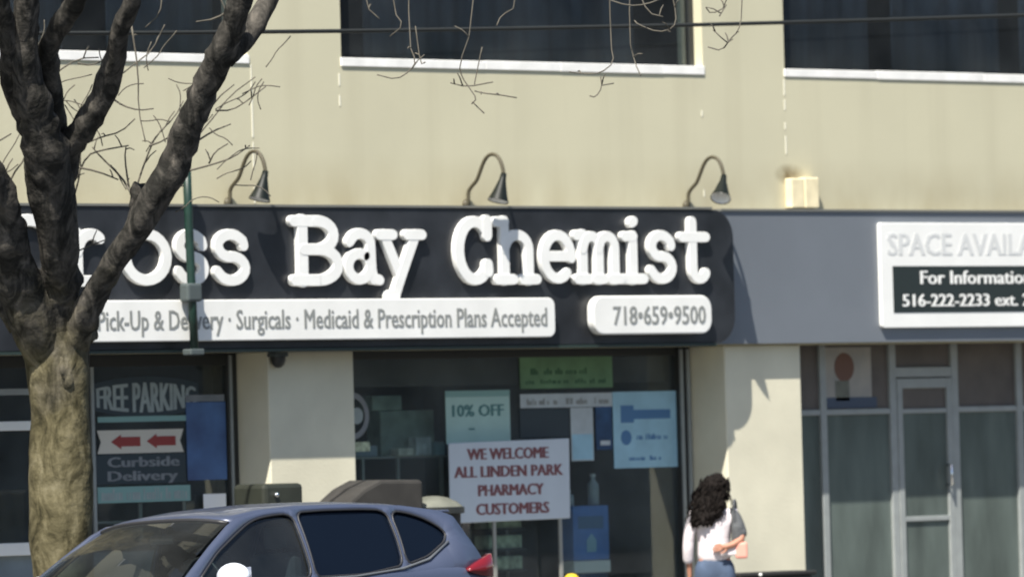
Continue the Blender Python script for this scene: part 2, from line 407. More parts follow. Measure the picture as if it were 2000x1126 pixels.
# upper windows
for i in range(5):
    a, b = PIER[i][1], PIER[i+1][0]
    wf = MB()
    wf.box(a, b, .10, .16, 5.275, 5.345).box(a, b, .10, .16, 7.24, 7.3).box(a, a+.05, .10, .16, 5.345, 7.24).box(b-.05, b, .10, .16, 5.345, 7.24)
    W = wf.build('window', M['darkframe'], BL)
    MB().box(a+.05, b-.05, .125, .131, 5.345, 7.24).build('pane', M['upglass'], W)
    sb = MB(); x = a - .012; rr = random.Random(i+4)
    while x < b:
        x2 = min(x + rr.uniform(.9, 1.9), b + .012)
        if b - x2 < .3: x2 = b + .012
        sb.box(x+.002, x2-.002, -.010 - rr.uniform(0, .005), .099, 5.262 + rr.uniform(-.004, .003), 5.338 + rr.uniform(-.006, .002)); x = x2
    sb.build('sill', M['sill'], W, bevel=.004)
    # curtain folds behind the pane
    cb = MB(); n = 150; vs = []; fs = []
    for k in range(n+1):
        x = a+.05 + (b-a-.1)*k/n
        y = .34 + .02*mnoise.noise(Vector((k*.33, i*2.1, 0))) + .05*mnoise.noise(Vector((k*.09, i*3, 1)))
        vs += [(x, y, 5.2), (x, y, 7.3)]
    for k in range(n):
        if mnoise.noise(Vector((k*.045, i*5.3, 7))) < -.22: continue
        fs.append((2*k, 2*k+2, 2*k+3, 2*k+1))
    cb.add(vs, fs); co = cb.build('curtain', M['curtain'], W, smooth=True)
    sm = co.modifiers.new('thick', 'SOLIDIFY'); sm.thickness = .004

# grey fascia band and cap flashing
MB().box(2.0, 14.25, -.11, -.001, 2.912, 4.07).build('fascia', M['fascia'], BL)
MB().box(2.48, 14.25, -.125, -.001, 4.07, 4.09).build('flashing', M['capgrey'], BL)
MB().box(-13.8, -7.9, -.11, -.001, 2.912, 4.07).build('fascia', M['fascia'], BL)

# --- right shopfront (vacant)
fr = MB()
y0, y1 = .36, .44
for a, b in ((3.577, 3.64), (4.215, 4.295), (5.14, 5.225), (5.975, 6.065), (6.87, 6.95), (7.96, 8.028)):
    fr.box(a, b, y0, y1, .14, 2.90)
for a, b in ((3.64, 4.215), (4.295, 5.14), (6.065, 6.87), (6.95, 7.96)):
    fr.box(a, b, y0+.005, y1-.005, 2.275, 2.325); fr.box(a, b, y0+.005, y1-.005, .14, .30)
fr.box(5.225, 5.975, y0+.003, y1-.003, 2.60, 2.69)
fr.build('shopfront_frame', M['alu'], BL, bevel=.006)
for a, b in ((3.64, 4.215), (4.295, 5.14), (6.065, 6.87), (6.95, 7.96)):
    MB().box(a, b, .39, .40, .30, 2.275).build('shop_pane', M['filmdark'], BL)
    MB().box(a, b, .39, .40, 2.325, 2.90).build('transom_panel', M['brownboard'], BL)
MB().box(5.225, 5.975, .39, .40, 2.69, 2.90).build('transom_panel', M['brownboard'], BL)
db = MB()
db.box(5.23, 5.30, .355, .41, .15, 2.59).box(5.90, 5.97, .355, .41, .15, 2.59).box(5.30, 5.90, .355, .41, 2.50, 2.59).box(5.30, 5.90, .355, .41, .15, .34)
db.box(5.30, 5.90, .36, .405, 1.30, 1.345).box(5.30, 5.90, .36, .405, 2.275, 2.315)
D1 = db.build('shop_door', M['alu'], BL, bevel=.005)
MB().box(5.30, 5.90, .38, .386, .34, 1.30).box(5.30, 5.90, .38, .386, 1.345, 2.275).build('pane', M['filmdark'], D1)
MB().box(5.30, 5.90, .38, .386, 2.315, 2.50).build('pane', M['brownboard'], D1)
MB().tube([(5.87, .355, 1.62), (5.87, .30, 1.62), (5.87, .30, 1.80), (5.87, .355, 1.80)], .014, 8).build('handle', M['chrome'], D1, smooth=True)
# --- centre shopfront
fr = MB()
fr.box(-1.886, -1.80, .44, .52, .14, 2.90).box(2.46, 2.51, .42, .52, .14, 2.90).box(2.535, 2.60, .42, .54, .14, 2.90)
fr.box(-1.80, 2.46, .45, .52, 2.83, 2.90).box(-1.80, 1.62, .45, .52, .14, .5)
fr.build('shopfront_frame', M['darkframe'], BL, bevel=.005)
for a in (2.465, 2.548): MB().box(a, a+.035, .405, .4195, .14, 2.88).build('jamb', M['alu'], BL)
MB().box(-1.80, 2.46, .475, .481, .5, 2.83).build('shop_pane', M['glass'], BL)
MB().box(-1.80, 2.46, .60, .63, 2.60, 2.83).build('transom_panel', M['brownboard'], BL)
# --- left shopfront
fr = MB()
fr.box(-7.33, -7.25, .37, .45, .14, 2.90).box(-4.60, -4.50, .37, .45, .14, 2.90).box(-2.98, -2.935, .37, .45, .14, 2.90)
fr.box(-4.50, -2.98, .38, .44, 2.80, 2.90).box(-7.25, -4.60, .38, .44, 2.80, 2.90).box(-4.50, -2.98, .38, .44, 1.30, 1.36)
fr.build('shopfront_frame', M['darkframe'], BL, bevel=.005)
MB().box(-2.96, -2.935, .355, .3695, .14, 2.88).build('jamb', M['alu'], BL)
MB().box(-7.25, -4.60, .36, .44, 2.585, 2.635).build('transom_rail', M['alu'], BL)
MB().box(-4.49, -4.46, .36, .3795, 1.36, 2.80).build('jamb', M['alu'], BL)
MB().box(-7.25, -4.60, .35, .44, 2.30, 2.375).box(-7.25, -4.60, .30, .44, 1.30, 1.40).build('white_rail', M['white'], BL, bevel=.005)
MB().box(-7.25, -4.60, .375, .43, .14, 1.30).box(-4.50, -2.98, .375, .43, .14, 1.30).build('bulkhead_panel', mat('slate_blue_panel', (.17, .21, .24), .6, var=.2, scale=3), BL)
MB().box(-7.25, -4.60, .40, .406, 1.40, 2.80).box(-4.50, -2.98, .40, .406, 1.36, 2.80).build('shop_pane', M['glass'], BL)
MB().box(-2.93, -2.862, .38, .60, .14, 2.90).build('return_panel', M['darkframe'], BL)
# far shop fronts out of the middle: plain dark glazed openings
for a, b in ((-12.77, -8.30), (9.0, 13.4)):
    f2 = MB()
    for k in range(5):
        x = a + (b-a-.06)*k/4; f2.box(x, x+.06, .36, .44, .14, 2.9)
    f2.build('shopfront_frame', M['alu'], BL)
    MB().box(a, b, .395, .40, .14, 2.9).build('shop_pane', M['filmdark'], BL)

# ------------------------------------------------------------------ the black shop sign
YF = -.27
SG = thing('shop_sign', 'long black shop sign with thick white raised lettering and rounded end', 'shop sign', (-2.5, YF, 2.92))
def child_at(mb, root):
    L = Vector(root.location); mb.v = [tuple(Vector(p)-L) for p in mb.v]; return mb
child_at(MB().prism(rrect(-7.8, 2.47, 2.918, 4.075, .24, 8, (0,1,1,0)), YF, -.002), SG).build('sign_panel', M['signblack'], SG, bevel=.008)
child_at(MB().box(-7.8, 2.2, YF-.012, -.003, 4.076, 4.096), SG).build('flashing', M['capgrey'], SG)
child_at(MB().box(-7.8, 2.2, YF-.02, YF+.03, 2.893, 2.9175), SG).build('bottom_rail', mat('green_black_rail', (.02, .035, .03), .5), SG)
child_at(MB().prism(rrect(-5.22, .165, 2.985, 3.318, .07, 6), YF-.075, YF-.001), SG).build('strip_panel', M['strip'], SG, bevel=.008)
child_at(MB().prism(rrect(.62, 2.085, 3.0, 3.330, .12, 8), YF-.085, YF-.001), SG).build('phone_panel', M['strip'], SG, bevel=.012)
TS = -.35
child_at(text('Pick-Up & Delivery · Surgicals · Medicaid & Prescription Plans Accepted', -5.03, .06, 3.08, .165, TS+.004, .004), SG).build('lettering', M['striptext'], SG)
child_at(text('718•659•9500', .86, 2.0, 3.085, .165, TS-.006, .005), SG).build('lettering', M['striptext'], SG)

def arc(cx, cz, rx, rz, a0, a1, n=12):
    return [(cx + rx*math.cos(R(a0+(a1-a0)*k/n)), cz + rz*math.sin(R(a0+(a1-a0)*k/n))) for k in range(n+1)]
XH = 0.80   # x-height where cap height = 1
def glyph(c):
    """strokes on a unit cell: cap height 1, width 1; slab-serif typewriter forms"""
    if c == 'B': return [[(.18,0),(.18,1)], [(0,1),(.55,1)] + arc(.52,.76,.36,.24,90,-90) + [(.2,.52)], [(0,0),(.55,0)] + arc(.55,.26,.42,.26,-90,90)]
    if c == 'C': return [arc(.55,.5,.52,.5,38,322,22), [(.96,.78),(.96,1.0)], [(.96,.24),(.97,.16)]]
    if c == 'a': return [[(.10,.66)] + arc(.42,.56,.34,.23,150,20) + [(.76,.2),(.80,.03),(.98,.0)], arc(.38,.23,.34,.22,60,400,16)]
    if c == 'y': return [[(.12,.76),(.50,.08)], [(.90,.76),(.50,.02),(.36,-.26),(.20,-.27)], [(0,.77),(.32,.77)], [(.70,.77),(1.05,.77)]]
    if c == 'h': return [[(.2,0),(.2,1)], [(0,1),(.2,1)], [(.2,.55)] + arc(.52,.52,.30,.25,150,0,10) + [(.82,0)], [(0,0),(.40,0)], [(.66,0),(1,0)]]
    if c == 'e': return [[(.08,.40),(.92,.40)] + arc(.5,.39,.44,.38,0,310,20)]
    if c == 'm': return [[(.14,0),(.14,.77)], [(0,.77),(.14,.77)], [(.14,.55)] + arc(.33,.55,.18,.2,150,0,8) + [(.51,0)], [(.51,.55)] + arc(.70,.55,.18,.2,150,0,8) + [(.88,0)], [(0,0),(.26,0)], [(.42,0),(.60,0)], [(.78,0),(1,0)]]
    if c == 'i': return [[(.5,0),(.5,.75)], [(.15,.75),(.5,.75)], [(.05,0),(.95,0)], [(.48,1.0),(.52,1.01)]]
    if c == 's': return [[(.86,.60),(.84,.66)] + arc(.48,.58,.36,.19,25,270,14)[1:] + arc(.5,.20,.40,.20,90,-150,14) + [(.10,.14)]]
    if c == 't': return [[(.42,1.0),(.42,.2)] + arc(.66,.17,.24,.17,180,330,8), [(.05,.74),(.88,.74)]]
    if c == 'r': return [[(.25,0),(.25,.77)], [(0,.77),(.25,.77)], [(.25,.5)] + arc(.62,.5,.34,.27,150,50,8), [(0,0),(.6,0)]]
    if c == 'o': return [arc(.5,.39,.46,.38,0,360,24)]
def ribbon(b, pts, hw, hh, y_front, depth):
    """a thick rounded channel stroke in the sign plane (half widths hw across x, hh across z)"""
    P = [Vector((p[0], 0, p[1])) for p in pts]
    for i in range(1, len(P)-1):
        u, v = P[i]-P[i-1], P[i+1]-P[i]
        if u.length > 1e-5 and v.length > 1e-5 and u.angle(v) > R(48):
            ribbon(b, pts[:i+1], hw, hh, y_front, depth); ribbon(b, pts[i:], hw, hh, y_front - .0007, depth + .0007)
            return
    Q = [P[0]]
    for a, c in zip(P, P[1:]):
        n = max(1, int((c-a).length/.03))
        for k in range(1, n+1): Q.append(a.lerp(c, k/n))
    n = len(Q); closed = (P[0]-P[-1]).length < 1e-4 and n > 4
    T = []
    for i in range(n):
        if closed: t = Q[(i+1) % (n-1)] - Q[(i-1) % (n-1)]
        else: t = Q[min(i+1, n-1)] - Q[max(i-1, 0)]
        T.append(t.normalized())
    if not closed:
        s0, s1 = Q[0], Q[-1]; ext = []
        for k in (1.0, .92, .75, .45):
            ext.append((s0 - T[0]*hw*k, T[0], math.sqrt(max(0, 1-k*k)) + .02))
        mid = [(q, t, 1) for q, t in zip(Q, T)]
        end = [(s1 + T[-1]*hw*k, T[-1], math.sqrt(max(0, 1-k*k)) + .02) for k in (.45, .75, .92, 1.0)]
        seq = ext + mid + end
    else: seq = [(q, t, 1) for q, t in zip(Q, T)]
    prof = [(-1, depth), (-1, .010), (-.97, .003), (-.92, 0), (.92, 0), (.97, .003), (1, .010), (1, depth)]
    vs = []; fs = []; k = len(prof)
    for q, t, s in seq:
        nv = Vector((-t.z, 0, t.x)); wv = math.hypot(nv.x*hw, nv.z*hh)
        for a, d in prof: vs.append((q.x + nv.x*a*wv*s, y_front + d, q.z + nv.z*a*wv*s))
    for i in range(len(seq)-1):
        for j in range(k-1): fs.append((i*k+j, i*k+j+1, (i+1)*k+j+1, (i+1)*k+j))
    b.add(vs, fs)
BASE, CAP = 3.475, .485
for word in ([('C', -6.12, -5.52), ('r', -5.38, -4.98), ('o', -5.06, -4.62), ('s', -4.22, -3.88), ('s', -3.80, -3.42)],
             [('B', -2.90, -2.40), ('a', -2.31, -1.94), ('y', -1.93, -1.47)],
             [('C', -1.02, -.66), ('h', -.56, -.10), ('e', -.02, .35), ('m', .40, .92), ('i', .95, 1.22), ('s', 1.28, 1.60), ('t', 1.68, 2.03)]):
    for c, x0, x1 in word:
        if c == 'o' : x1 = -4.30; x0 = -4.78
        x0 += .085; x1 += .085
        hw, hh = (.058, .048) if c in 'BC' else (.052, .045)
        b = MB()
        for k, st in enumerate(glyph(c)):
            ribbon(b, [(x0 + (x1-x0)*p, BASE + CAP*q) for p, q in st], hw, hh, YF - .045 - .0015*k, .043 + .0015*k)
        child_at(b, SG).build('letter', M['letter'], SG, auto=True)

# ------------------------------------------------------------------ leasing sign on the grey fascia
LS = thing('leasing_sign', 'white space-available board with black phone panel on the grey fascia', 'sign', (5.8, -.11, 3.03))
child_at(MB().prism(rrect(4.50, 7.12, 3.035, 3.972, .03, 3), -.15, -.1105), LS).build('board', M['white'], LS, bevel=.006)
child_at(MB().box(4.652, 6.97, -.1535, -.1505, 3.170, 3.585), LS).build('phone_panel', M['leasedark'], LS)
child_at(text('SPACE AVAILABLE', 4.60, 7.02, 3.685, .205, -.1503, .012), LS).build('lettering', M['leasegrey'], LS)
child_at(text('For Information', 5.02, 6.52, 3.425, .125, -.1538, .006), LS).build('lettering', M['white'], LS)
child_at(text('516-222-2233 ext. 2', 4.775, 6.49, 3.225, .115, -.1538, .006), LS).build('lettering', M['white'], LS)

# ------------------------------------------------------------------ gooseneck lamps
def make_lamp(tilt):
    o = thing('gooseneck_lamp', '', 'lamp')
    MB().lathe([(.0, 0), (.045, 0), (.045, .012), (.02, .03), (0, .03)], (0, -.002, .02), (0, -1, 0), 14).build('wall_plate', M['lamparm'], o, smooth=True)
    P = [(0,-.02,.02), (0,-.03,.06), (0,-.03,.125), (0,-.075,.17), (0,-.135,.21), (0,-.175,.28), (0,-.225,.37), (0,-.28,.42), (0,-.34,.43), (0,-.40,.405), (0,-.435,.35), (0,-.452,.30), (0,-.462,.245)]
    MB().tube(smooth_path(P), .016, 8).build('arm', M['lamparm'], o, smooth=True)
    ax = Vector(tilt).normalized(); top = Vector((0, -.462, .26))
    sh = MB().lathe([(.0, 0), (.024, 0), (.030, .06), (.042, .10), (.064, .175), (.087, .235), (.090, .245)], top, ax, 20).build('lamp_shade', M['lampdark'], o, smooth=True)
    MB().lathe([(.0, .085), (.035, .105), (.058, .172), (.084, .238)], top, ax, 20).build('reflector', M['lampin'], sh, smooth=True)
    MB().ball(tuple(top + ax*.16), .03, 2).build('bulb', M['lampin'], sh, smooth=True)
    return o
def smooth_path(P, it=2):
    P = [Vector(p) for p in P]
    for _ in range(it):
        Q = [P[0]]
        for a, b in zip(P, P[1:]): Q += [a.lerp(b, .25), a.lerp(b, .75)]
        Q.append(P[-1]); P = Q
    return P
def copy_tree(o, parent=None):
    c = o.copy(); COL.objects.link(c)
    if parent: c.parent = parent
    for ch in list(o.children): copy_tree(ch, c)
    return c
for i, (x, lab) in enumerate(((-3.263, 'black gooseneck lamp above the end of the first word, nearest the tree'), (-.522, 'middle gooseneck lamp of the three on top of the black sign'), (2.168, 'gooseneck lamp at the rounded end of the black sign, nearest the cream box'))):
    o = make_lamp(((-.28, .05, -1), (-.30, .03, -1), (-.62, -.35, -1))[i])      # each shade hangs at its own angle
    o.location = (x, 0, 4.10); o['label'] = lab; o['group'] = 'gooseneck lamps above the black sign'

# cream junction box with a brown stain over it
jb = MB().box(3.43, 3.60, -.085, -.001, 4.10, 4.365).box(3.602, 3.785, -.09, -.001, 4.10, 4.372).build('junction_box', M['box'], None, bevel=.012)
tag(jb, 'cream metal junction box on the wall just above the grey fascia', 'electrical box')
# dome camera under the sign
sc_ = thing('security_camera', 'small dark dome camera under the black sign on the cream pillar', 'camera', (-2.80, -.06, 2.86))
MB().box(-.07, .07, -.05, .059, -.005, .032).build('bracket', M['clamp'], sc_, bevel=.006)
MB().lathe([(.062, 0), (.062, -.03), (.05, -.065), (.025, -.088), (0, -.092)], (0, 0, -.005), (0, 0, 1), 16).build('dome', M['darkframe'], sc_, smooth=True)

# green pipe in front of the sign
pp = thing('green_pipe', 'dark green upright pipe strapped across the front of the black sign', 'pipe', (-4.09, -.42, 2.90))
MB().tube([(.03, 0, 0), (.015, 0, .5), (0, 0, 1.17), (-.005, 0, 1.52)], .036, 10).build('pipe', M['darkgreen'], pp, smooth=True)
MB().box(-.07, .09, -.05, .06, .40, .55).build('clamp', M['clamp'], pp, bevel=.02)
MB().box(-.05, .10, -.045, .06, -.03, .02).build('clamp', M['clamp'], pp, bevel=.01)

# overhead cable
CZ = lambda x: 5.5110 + 0.03741*x + 0.000977*x*x
cp = []
for k in range(41):
    t = k/40; x = -40 + 80*t
    z = CZ(x)
    cp.append((x, -2.3, z))
tag(MB().tube(cp, .0165, 6).build('overhead_cable', M['cable'], None, smooth=True), 'black overhead cable strung across in front of the upper windows', 'cable')

# ------------------------------------------------------------------ things in the centre window
def poster(name, label, cat, x0, x1, z0, z1, m, y=.492, group=None, th=.004):
    o = MB().box(x0, x1, y, y+th, z0, z1).build(name, m); o.location.y = -.0265; tag(o, label, cat, group); return o
rr = random.Random(11)
p = poster('poster', 'teal discount poster in the centre window above the white board', 'poster', -.37, .40, 2.10, 2.555, M['teal'])
MB().box(-.37, .40, .489, .4915, 2.50, 2.553).build('header_band', M['tealdk'], p)
text('10% OFF', -.29, .32, 2.335, .105, .4915, .006).build('lettering', M['tealtext'], p)
MB().box(-.10, -.03, .4895, .4915, 2.22, 2.235).build('mark', M['tealtext'], p)
p = poster('poster', 'green banner at the top of the centre shop window', 'banner', .535, 1.67, 2.56, 2.85, M['green'])
marks(.66, 1.36, 2.68, 2.735, .4915, 9, rr).build('printing', M['greentext'], p)
marks(.60, 1.60, 2.60, 2.64, .4915, 12, rr).build('printing', M['greentext'], p)
p = poster('notice', 'narrow pale notice strip taped directly under the green banner', 'notice', .53, 1.66, 2.395, 2.515, M['paper'])
marks(.58, .98, 2.42, 2.475, .4915, 7, rr).build('printing', M['striptext'], p)
marks(1.06, 1.36, 2.42, 2.475, .4915, 5, rr).build('printing', M['striptext'], p)
marks(1.44, 1.62, 2.42, 2.475, .4915, 3, rr).build('printing', M['striptext'], p)
p = poster('notice', 'tall pale blue notice hanging below the notice strip', 'notice', 1.14, 1.415, 1.93, 2.39, M['paper'], .493)
MB().box(1.15, 1.405, .490, .4925, 1.94, 2.16).build('blue_panel', M['ltblue'], p)
p = poster('poster', 'narrow navy poster between pale notice and large blue poster', 'poster', 1.45, 1.65, 2.02, 2.41, M['navy'], .494)
MB().box(1.50, 1.62, .491, .4935, 2.06, 2.10).build('printing', M['paper'], p)
p = poster('poster', 'large pale blue poster with round badge at the door side', 'poster', 1.665, 2.475, 1.855, 2.52, M['ltblue'], .492)
MB().box(1.83, 2.38, .489, .4915, 2.28, 2.36).build('printing', M['midblue'], p)
MB().box(1.76, 1.92, .4887, .4913, 2.25, 2.40).build('printing', M['midblue'], p)
MB().lathe([(0, 0), (.065, 0), (.065, .003), (0, .003)], (1.82, .4915, 2.12), (0, -1, 0), 20).build('badge', M['midblue'], p)
marks(1.95, 2.35, 2.10, 2.15, .4915, 6, rr).build('printing', M['midblue'], p)
marks(1.85, 2.25, 1.92, 1.96, .4915, 6, rr).build('printing', M['midblue'], p)
b = MB().box(.52, 1.12, .4665, .4705, 2.14, 2.385).build('dark_screen', M['slate']); tag(b, 'dark blank panel in the window between teal poster and pale notice', 'panel')
# white board on two stakes
WS = thing('notice_board', 'white board with red capital lettering on two thin stakes', 'sign', (.3, .33, .14))
child_at(MB().prism([(-.485, 2.112), (-.33, 1.425), (.955, 1.44), (.968, 2.128)][::-1] if False else [(-.49, 1.43), (.955, 1.44), (.968, 2.128), (-.487, 2.112)], .318, .334), WS).build('board', M['board'], WS, bevel=.008)
for s, a, b_, z in (('WE WELCOME', -.27, .70, 1.965), ('ALL LINDEN PARK', -.43, .87, 1.815), ('PHARMACY', -.15, .63, 1.655), ('CUSTOMERS', -.18, .69, 1.495)):
    child_at(text(s, a, b_, z, .100, .3175, .008), WS).build('lettering', M['redink'], WS)
for x in (.05, .85):
    child_at(MB().box(x-.017, x+.017, .336, .352, .14, 2.0), WS).build('stake', M['galv'], WS)
# yellow bollard
yb = thing('bollard', 'yellow round-topped bollard at the foot of the white board', 'bollard', (.30, -.32, .095))
MB().lathe([(.075, 0), (.075, .80), (.065, .85), (.035, .88), (0, .886)], (0,0,0), None, 18).build('post', M['yellow'], yb, smooth=True)
MB().lathe([(.079, .52), (.079, .60)], (0,0,0), None, 18).build('band', M['darkframe'], yb)
# blue display stand
ds = thing('display_stand', 'tall blue cardboard display stand with white foot behind the shop glass', 'display stand', (1.43, .62, .14))
MB().box(-.22, .22, -.08, .10, .93, 1.40).build('panel', M['blue'], ds, bevel=.005)
MB().box(-.23, .22, -.09, .10, .82, .925).build('foot_panel', M['white'], ds, bevel=.004)
MB().box(-.20, .20, -.07, .10, 0, .815).build('lower_panel', M['navy'], ds)
MB().box(-.16, .15, -.0845, -.0805, 1.20, 1.31).build('printing', M['midblue'], ds)
MB().prism([(-.06, 1.0), (.05, 1.0), (.06, 1.10), (0, 1.16), (-.06, 1.10)], -.085, -.0805).build('printing', M['ltblue'], ds)
for x, z, h, lab in ((1.25, 1.62, .14, 'small white bottle behind the glass left of taller clear bottle'), (1.56, 1.545, .27, 'taller pale bottle standing on top of the blue display stand')):
    o = thing('bottle', lab, 'bottle', (x, .63, z - (0 if x > 1.4 else .08)))
    MB().lathe([(0, 0), (.05, 0), (.05, h*.65), (.02, h*.8), (.02, h*.9)], (0,0,0), None, 14).build('body', M['paper'], o, smooth=True)
    MB().lathe([(.024, h*.9), (.024, h), (0, h)], (0,0,0), None, 12).build('cap', M['white'], o)
# rack of pale packs, three rows
rk = thing('pack_rack', 'low wire rack behind the stakes of the white board', 'rack', (.44, .66, .14))
for z in (.86, 1.04, 1.215): MB().box(-.23, .23, -.08, .16, z, z+.015).build('shelf', M['darkframe'], rk)
for x in (-.23, .22): MB().box(x, x+.012, .14, .16, 0, 1.40).build('post', M['galv'], rk)
for k, z in enumerate((.877, 1.057, 1.232)):
    o = MB().box(.24, .64, .60, .78, .14+z, .14+z+.115).build('pack_row', M['packs'], None, bevel=.008)
    tag(o, ('pale green packs on the bottom shelf of the wire rack', 'pale green packs on the middle shelf of the wire rack', 'pale green packs on the top shelf of the wire rack')[k], 'packs')
# shelving on the left of the centre window
sh = thing('display_shelf', 'white metal shelf frame in the left part of the centre window', 'shelf', (-1.2, .80, .14))
child = MB().box(-.42, 1.02, -.14, .16, 1.855, 1.875); child.build('shelf', M['galv'], sh)
for x in (-.07, .03, .445, .96): MB().box(x-.014, x+.014, -.14, -.115, 0, 1.855).build('post', M['galv'], sh)
MB().box(-.42, 1.02, -.14, .16, 1.35, 1.365).build('shelf', M['galv'], sh)
for a, b_, z0, z1, mk, lab in ((-.86, -.22, 2.015, 2.40, 'carton', 'large grey green carton on the window shelf beside the teal poster'), (-.95, -.60, 2.402, 2.53, 'carton', 'small carton stacked on the large grey green carton'), (-1.16, -.90, 2.015, 2.11, 'paper', 'small pale packet at the end of the window shelf'), (-1.48, -1.20, 2.015, 2.13, 'packs', 'low pale green packet at the far left of the window shelf')):
    o = MB().box(a, b_, .76, .93, z0, z1).build('carton', M[mk], None, bevel=.01); tag(o, lab, 'carton')
for k, (a, b_, z0, z1, y, c, lab) in enumerate((
    (-.58, -.40, 2.015, 2.17, .62, (.55, .58, .56), 'white packet in front of the large carton on the window shelf'),
    (-.34, -.24, 2.015, 2.13, .62, (.30, .42, .44), 'little blue grey packet in front of the large carton, nearest the teal poster'),
    (-.80, -.62, 2.015, 2.08, .61, (.62, .60, .50), 'flat cream packet lying in front of the large carton'),
    (-1.42, -1.30, 2.135, 2.27, .80, (.35, .33, .28), 'brown packet stacked on the low pale green packet'),
    (-1.10, -.86, 1.51, 1.72, .82, (.34, .42, .46), 'blue grey box on the lower shelf board'),
    (-.62, -.34, 1.51, 1.80, .84, (.42, .44, .50), 'pale lilac box on the lower shelf board near the white sign'),
    )):
    o = MB().box(a, b_, y, y+.10, z0, z1).build('packet', mat('printed_card_%s' % 'abcdef'[k], c, .6, var=.3, scale=12), None, bevel=.006)
    tag(o, lab, 'packet')
st = thing('round_sticker', 'round pale ring sticker on the far left of the centre glass', 'sticker', (-1.47, .473, 2.36))
MB().lathe([(.15, 0), (.20, 0), (.20, .003), (.15, .003), (.15, 0)], (0,0,0), (0,-1,0), 28).build('ring', M['vinylgrey'], st)
MB().box(-.20, .20, -.003, 0, -.30, -.22).build('band', M['packs'], st)
MB().lathe([(0, 0), (.07, 0), (.07, .003), (0, .003)], (.06, 0, 0), (0,-1,0), 18).build('disc', M['vinyl'], st)

# ------------------------------------------------------------------ things in the left window
GY = .396
fp = thing('window_sign', 'arched pale parking sign in the left shop window above two red arrows', 'window sign', (-3.87, GY, 2.55))
def lens_poly(x0, x1, zc, h0, h1, n=14):
    up = [(x0 + (x1-x0)*k/n, zc + h0 + (h1-h0)*(1-(2*k/n-1)**2)) for k in range(n+1)]
    lw = [(x, 2*zc - z) for x, z in up]
    return lw + up[::-1]
child_at(MB().prism(lens_poly(-4.46, -3.28, 2.555, .105, .165), GY-.0015, GY), fp).build('backing', M['slate'], fp)
def warp(x, z):
    t = (x + 3.87)/.59
    return x, 2.555 + (z-2.555)*(.55 + .45*(1-t*t))
child_at(text('FREE PARKING', -4.40, -3.32, 2.425, .26, GY-.002, .009, warp=warp), fp).build('lettering', M['vinyl'], fp)
child_at(MB().box(-4.40, -3.36, GY-.0035, GY-.002, 2.35, 2.395), fp).build('lower_band', M['tealdk'], fp)
ar = thing('arrow_sign', 'cream strip with two red left arrows in the left shop window', 'arrow sign', (-3.92, GY, 2.19))
child_at(MB().prism([(-4.41, 2.095), (-3.46, 2.095), (-3.50, 2.19), (-3.46, 2.285), (-4.41, 2.285), (-4.37, 2.19)], GY-.0015, GY), ar).build('card', M['arrowpaper'], ar)
for x in (-4.26, -3.87):
    child_at(MB().prism([(x, 2.19), (x+.11, 2.13), (x+.11, 2.152), (x+.32, 2.152), (x+.32, 2.228), (x+.11, 2.228), (x+.11, 2.25)], GY-.004, GY-.002), ar).build('arrow', M['redarrow'], ar)
cs = thing('window_sign', 'grey two-line delivery lettering in the left shop window under the arrows', 'window sign', (-3.9, GY, 1.97))
child_at(MB().box(-4.43, -3.44, GY-.0015, GY, 1.845, 2.085), cs).build('backing', M['slate'], cs)
child_at(text('Curbside', -4.30, -3.52, 1.985, .085, GY-.002, .008), cs).build('lettering', M['vinylgrey'], cs)
child_at(text('Delivery', -4.30, -3.54, 1.872, .085, GY-.002, .008), cs).build('lettering', M['vinylgrey'], cs)
ms = thing('window_sign', 'thin pale strip of small print low in the left shop window', 'window sign', (-3.9, GY, 1.76))
child_at(MB().box(-4.42, -3.40, GY-.0015, GY, 1.695, 1.825), ms).build('backing', M['tealdk'], ms)
child_at(marks(-4.38, -3.43, 1.715, 1.81, GY-.002, 13, random.Random(5)), ms).build('printing', M['vinyl'], ms)
gd = thing('window_grille', 'pale grid frame behind the glass beneath the small print strip', 'grille', (-3.9, .45, 1.56))
child_at(MB().box(-4.42, -3.38, .44, .455, 1.53, 1.548).box(-3.93, -3.895, .44, .456, 1.36, 1.69).box(-3.44, -3.415, .44, .454, 1.36, 1.69).box(-4.42, -4.40, .44, .454, 1.36, 1.69).box(-4.20, -4.18, .44, .453, 1.36, 1.53), gd).build('frame', M['galv'], gd)
tag(MB().box(-3.43, -2.99, .388, .392, 1.86, 2.50).build('poster', M['blueposter']), 'royal blue poster at the right side of the left shop window', 'poster')
tag(MB().box(-3.43, -3.0, .387, .393, 2.505, 2.56).build('poster_rail', M['vinylgrey']), 'grey rail along the top edge of the royal blue poster', 'rail')
tag(MB().box(-3.30, -3.05, .345, .349, 1.60, 1.745).build('notice', mat('bright_white_card', (.88,.88,.9), .4)), 'small bright white card at the lower corner of the left window', 'notice')

# a round advert and blue strip in the vacant window
ad = thing('poster', 'pale poster with a brown disc in the vacant shop transom', 'poster', (4.72, .385, 2.4))
child_at(MB().box(4.30, 4.92, .384, .3885, 2.35, 2.88), ad).build('sheet', mat('faded_poster', (.36, .33, .29), .6, col2=(.24,.24,.23), scale=4), ad)
child_at(MB().lathe([(0,0), (.13, 0), (.13, .003), (0, .003)], (4.56, .3835, 2.70), (0,-1,0), 20), ad).build('disc', mat('brown_print', (.13, .065, .045), .6), ad)
child_at(MB().box(4.44, 4.62, .3805, .3835, 2.40, 2.58), ad).build('print', M['palelid'], ad)
child_at(MB().box(4.30, 4.98, .3805, .3835, 2.335, 2.43), ad).build('blue_strip', mat('faded_navy', (.05,.07,.11), .6), ad)

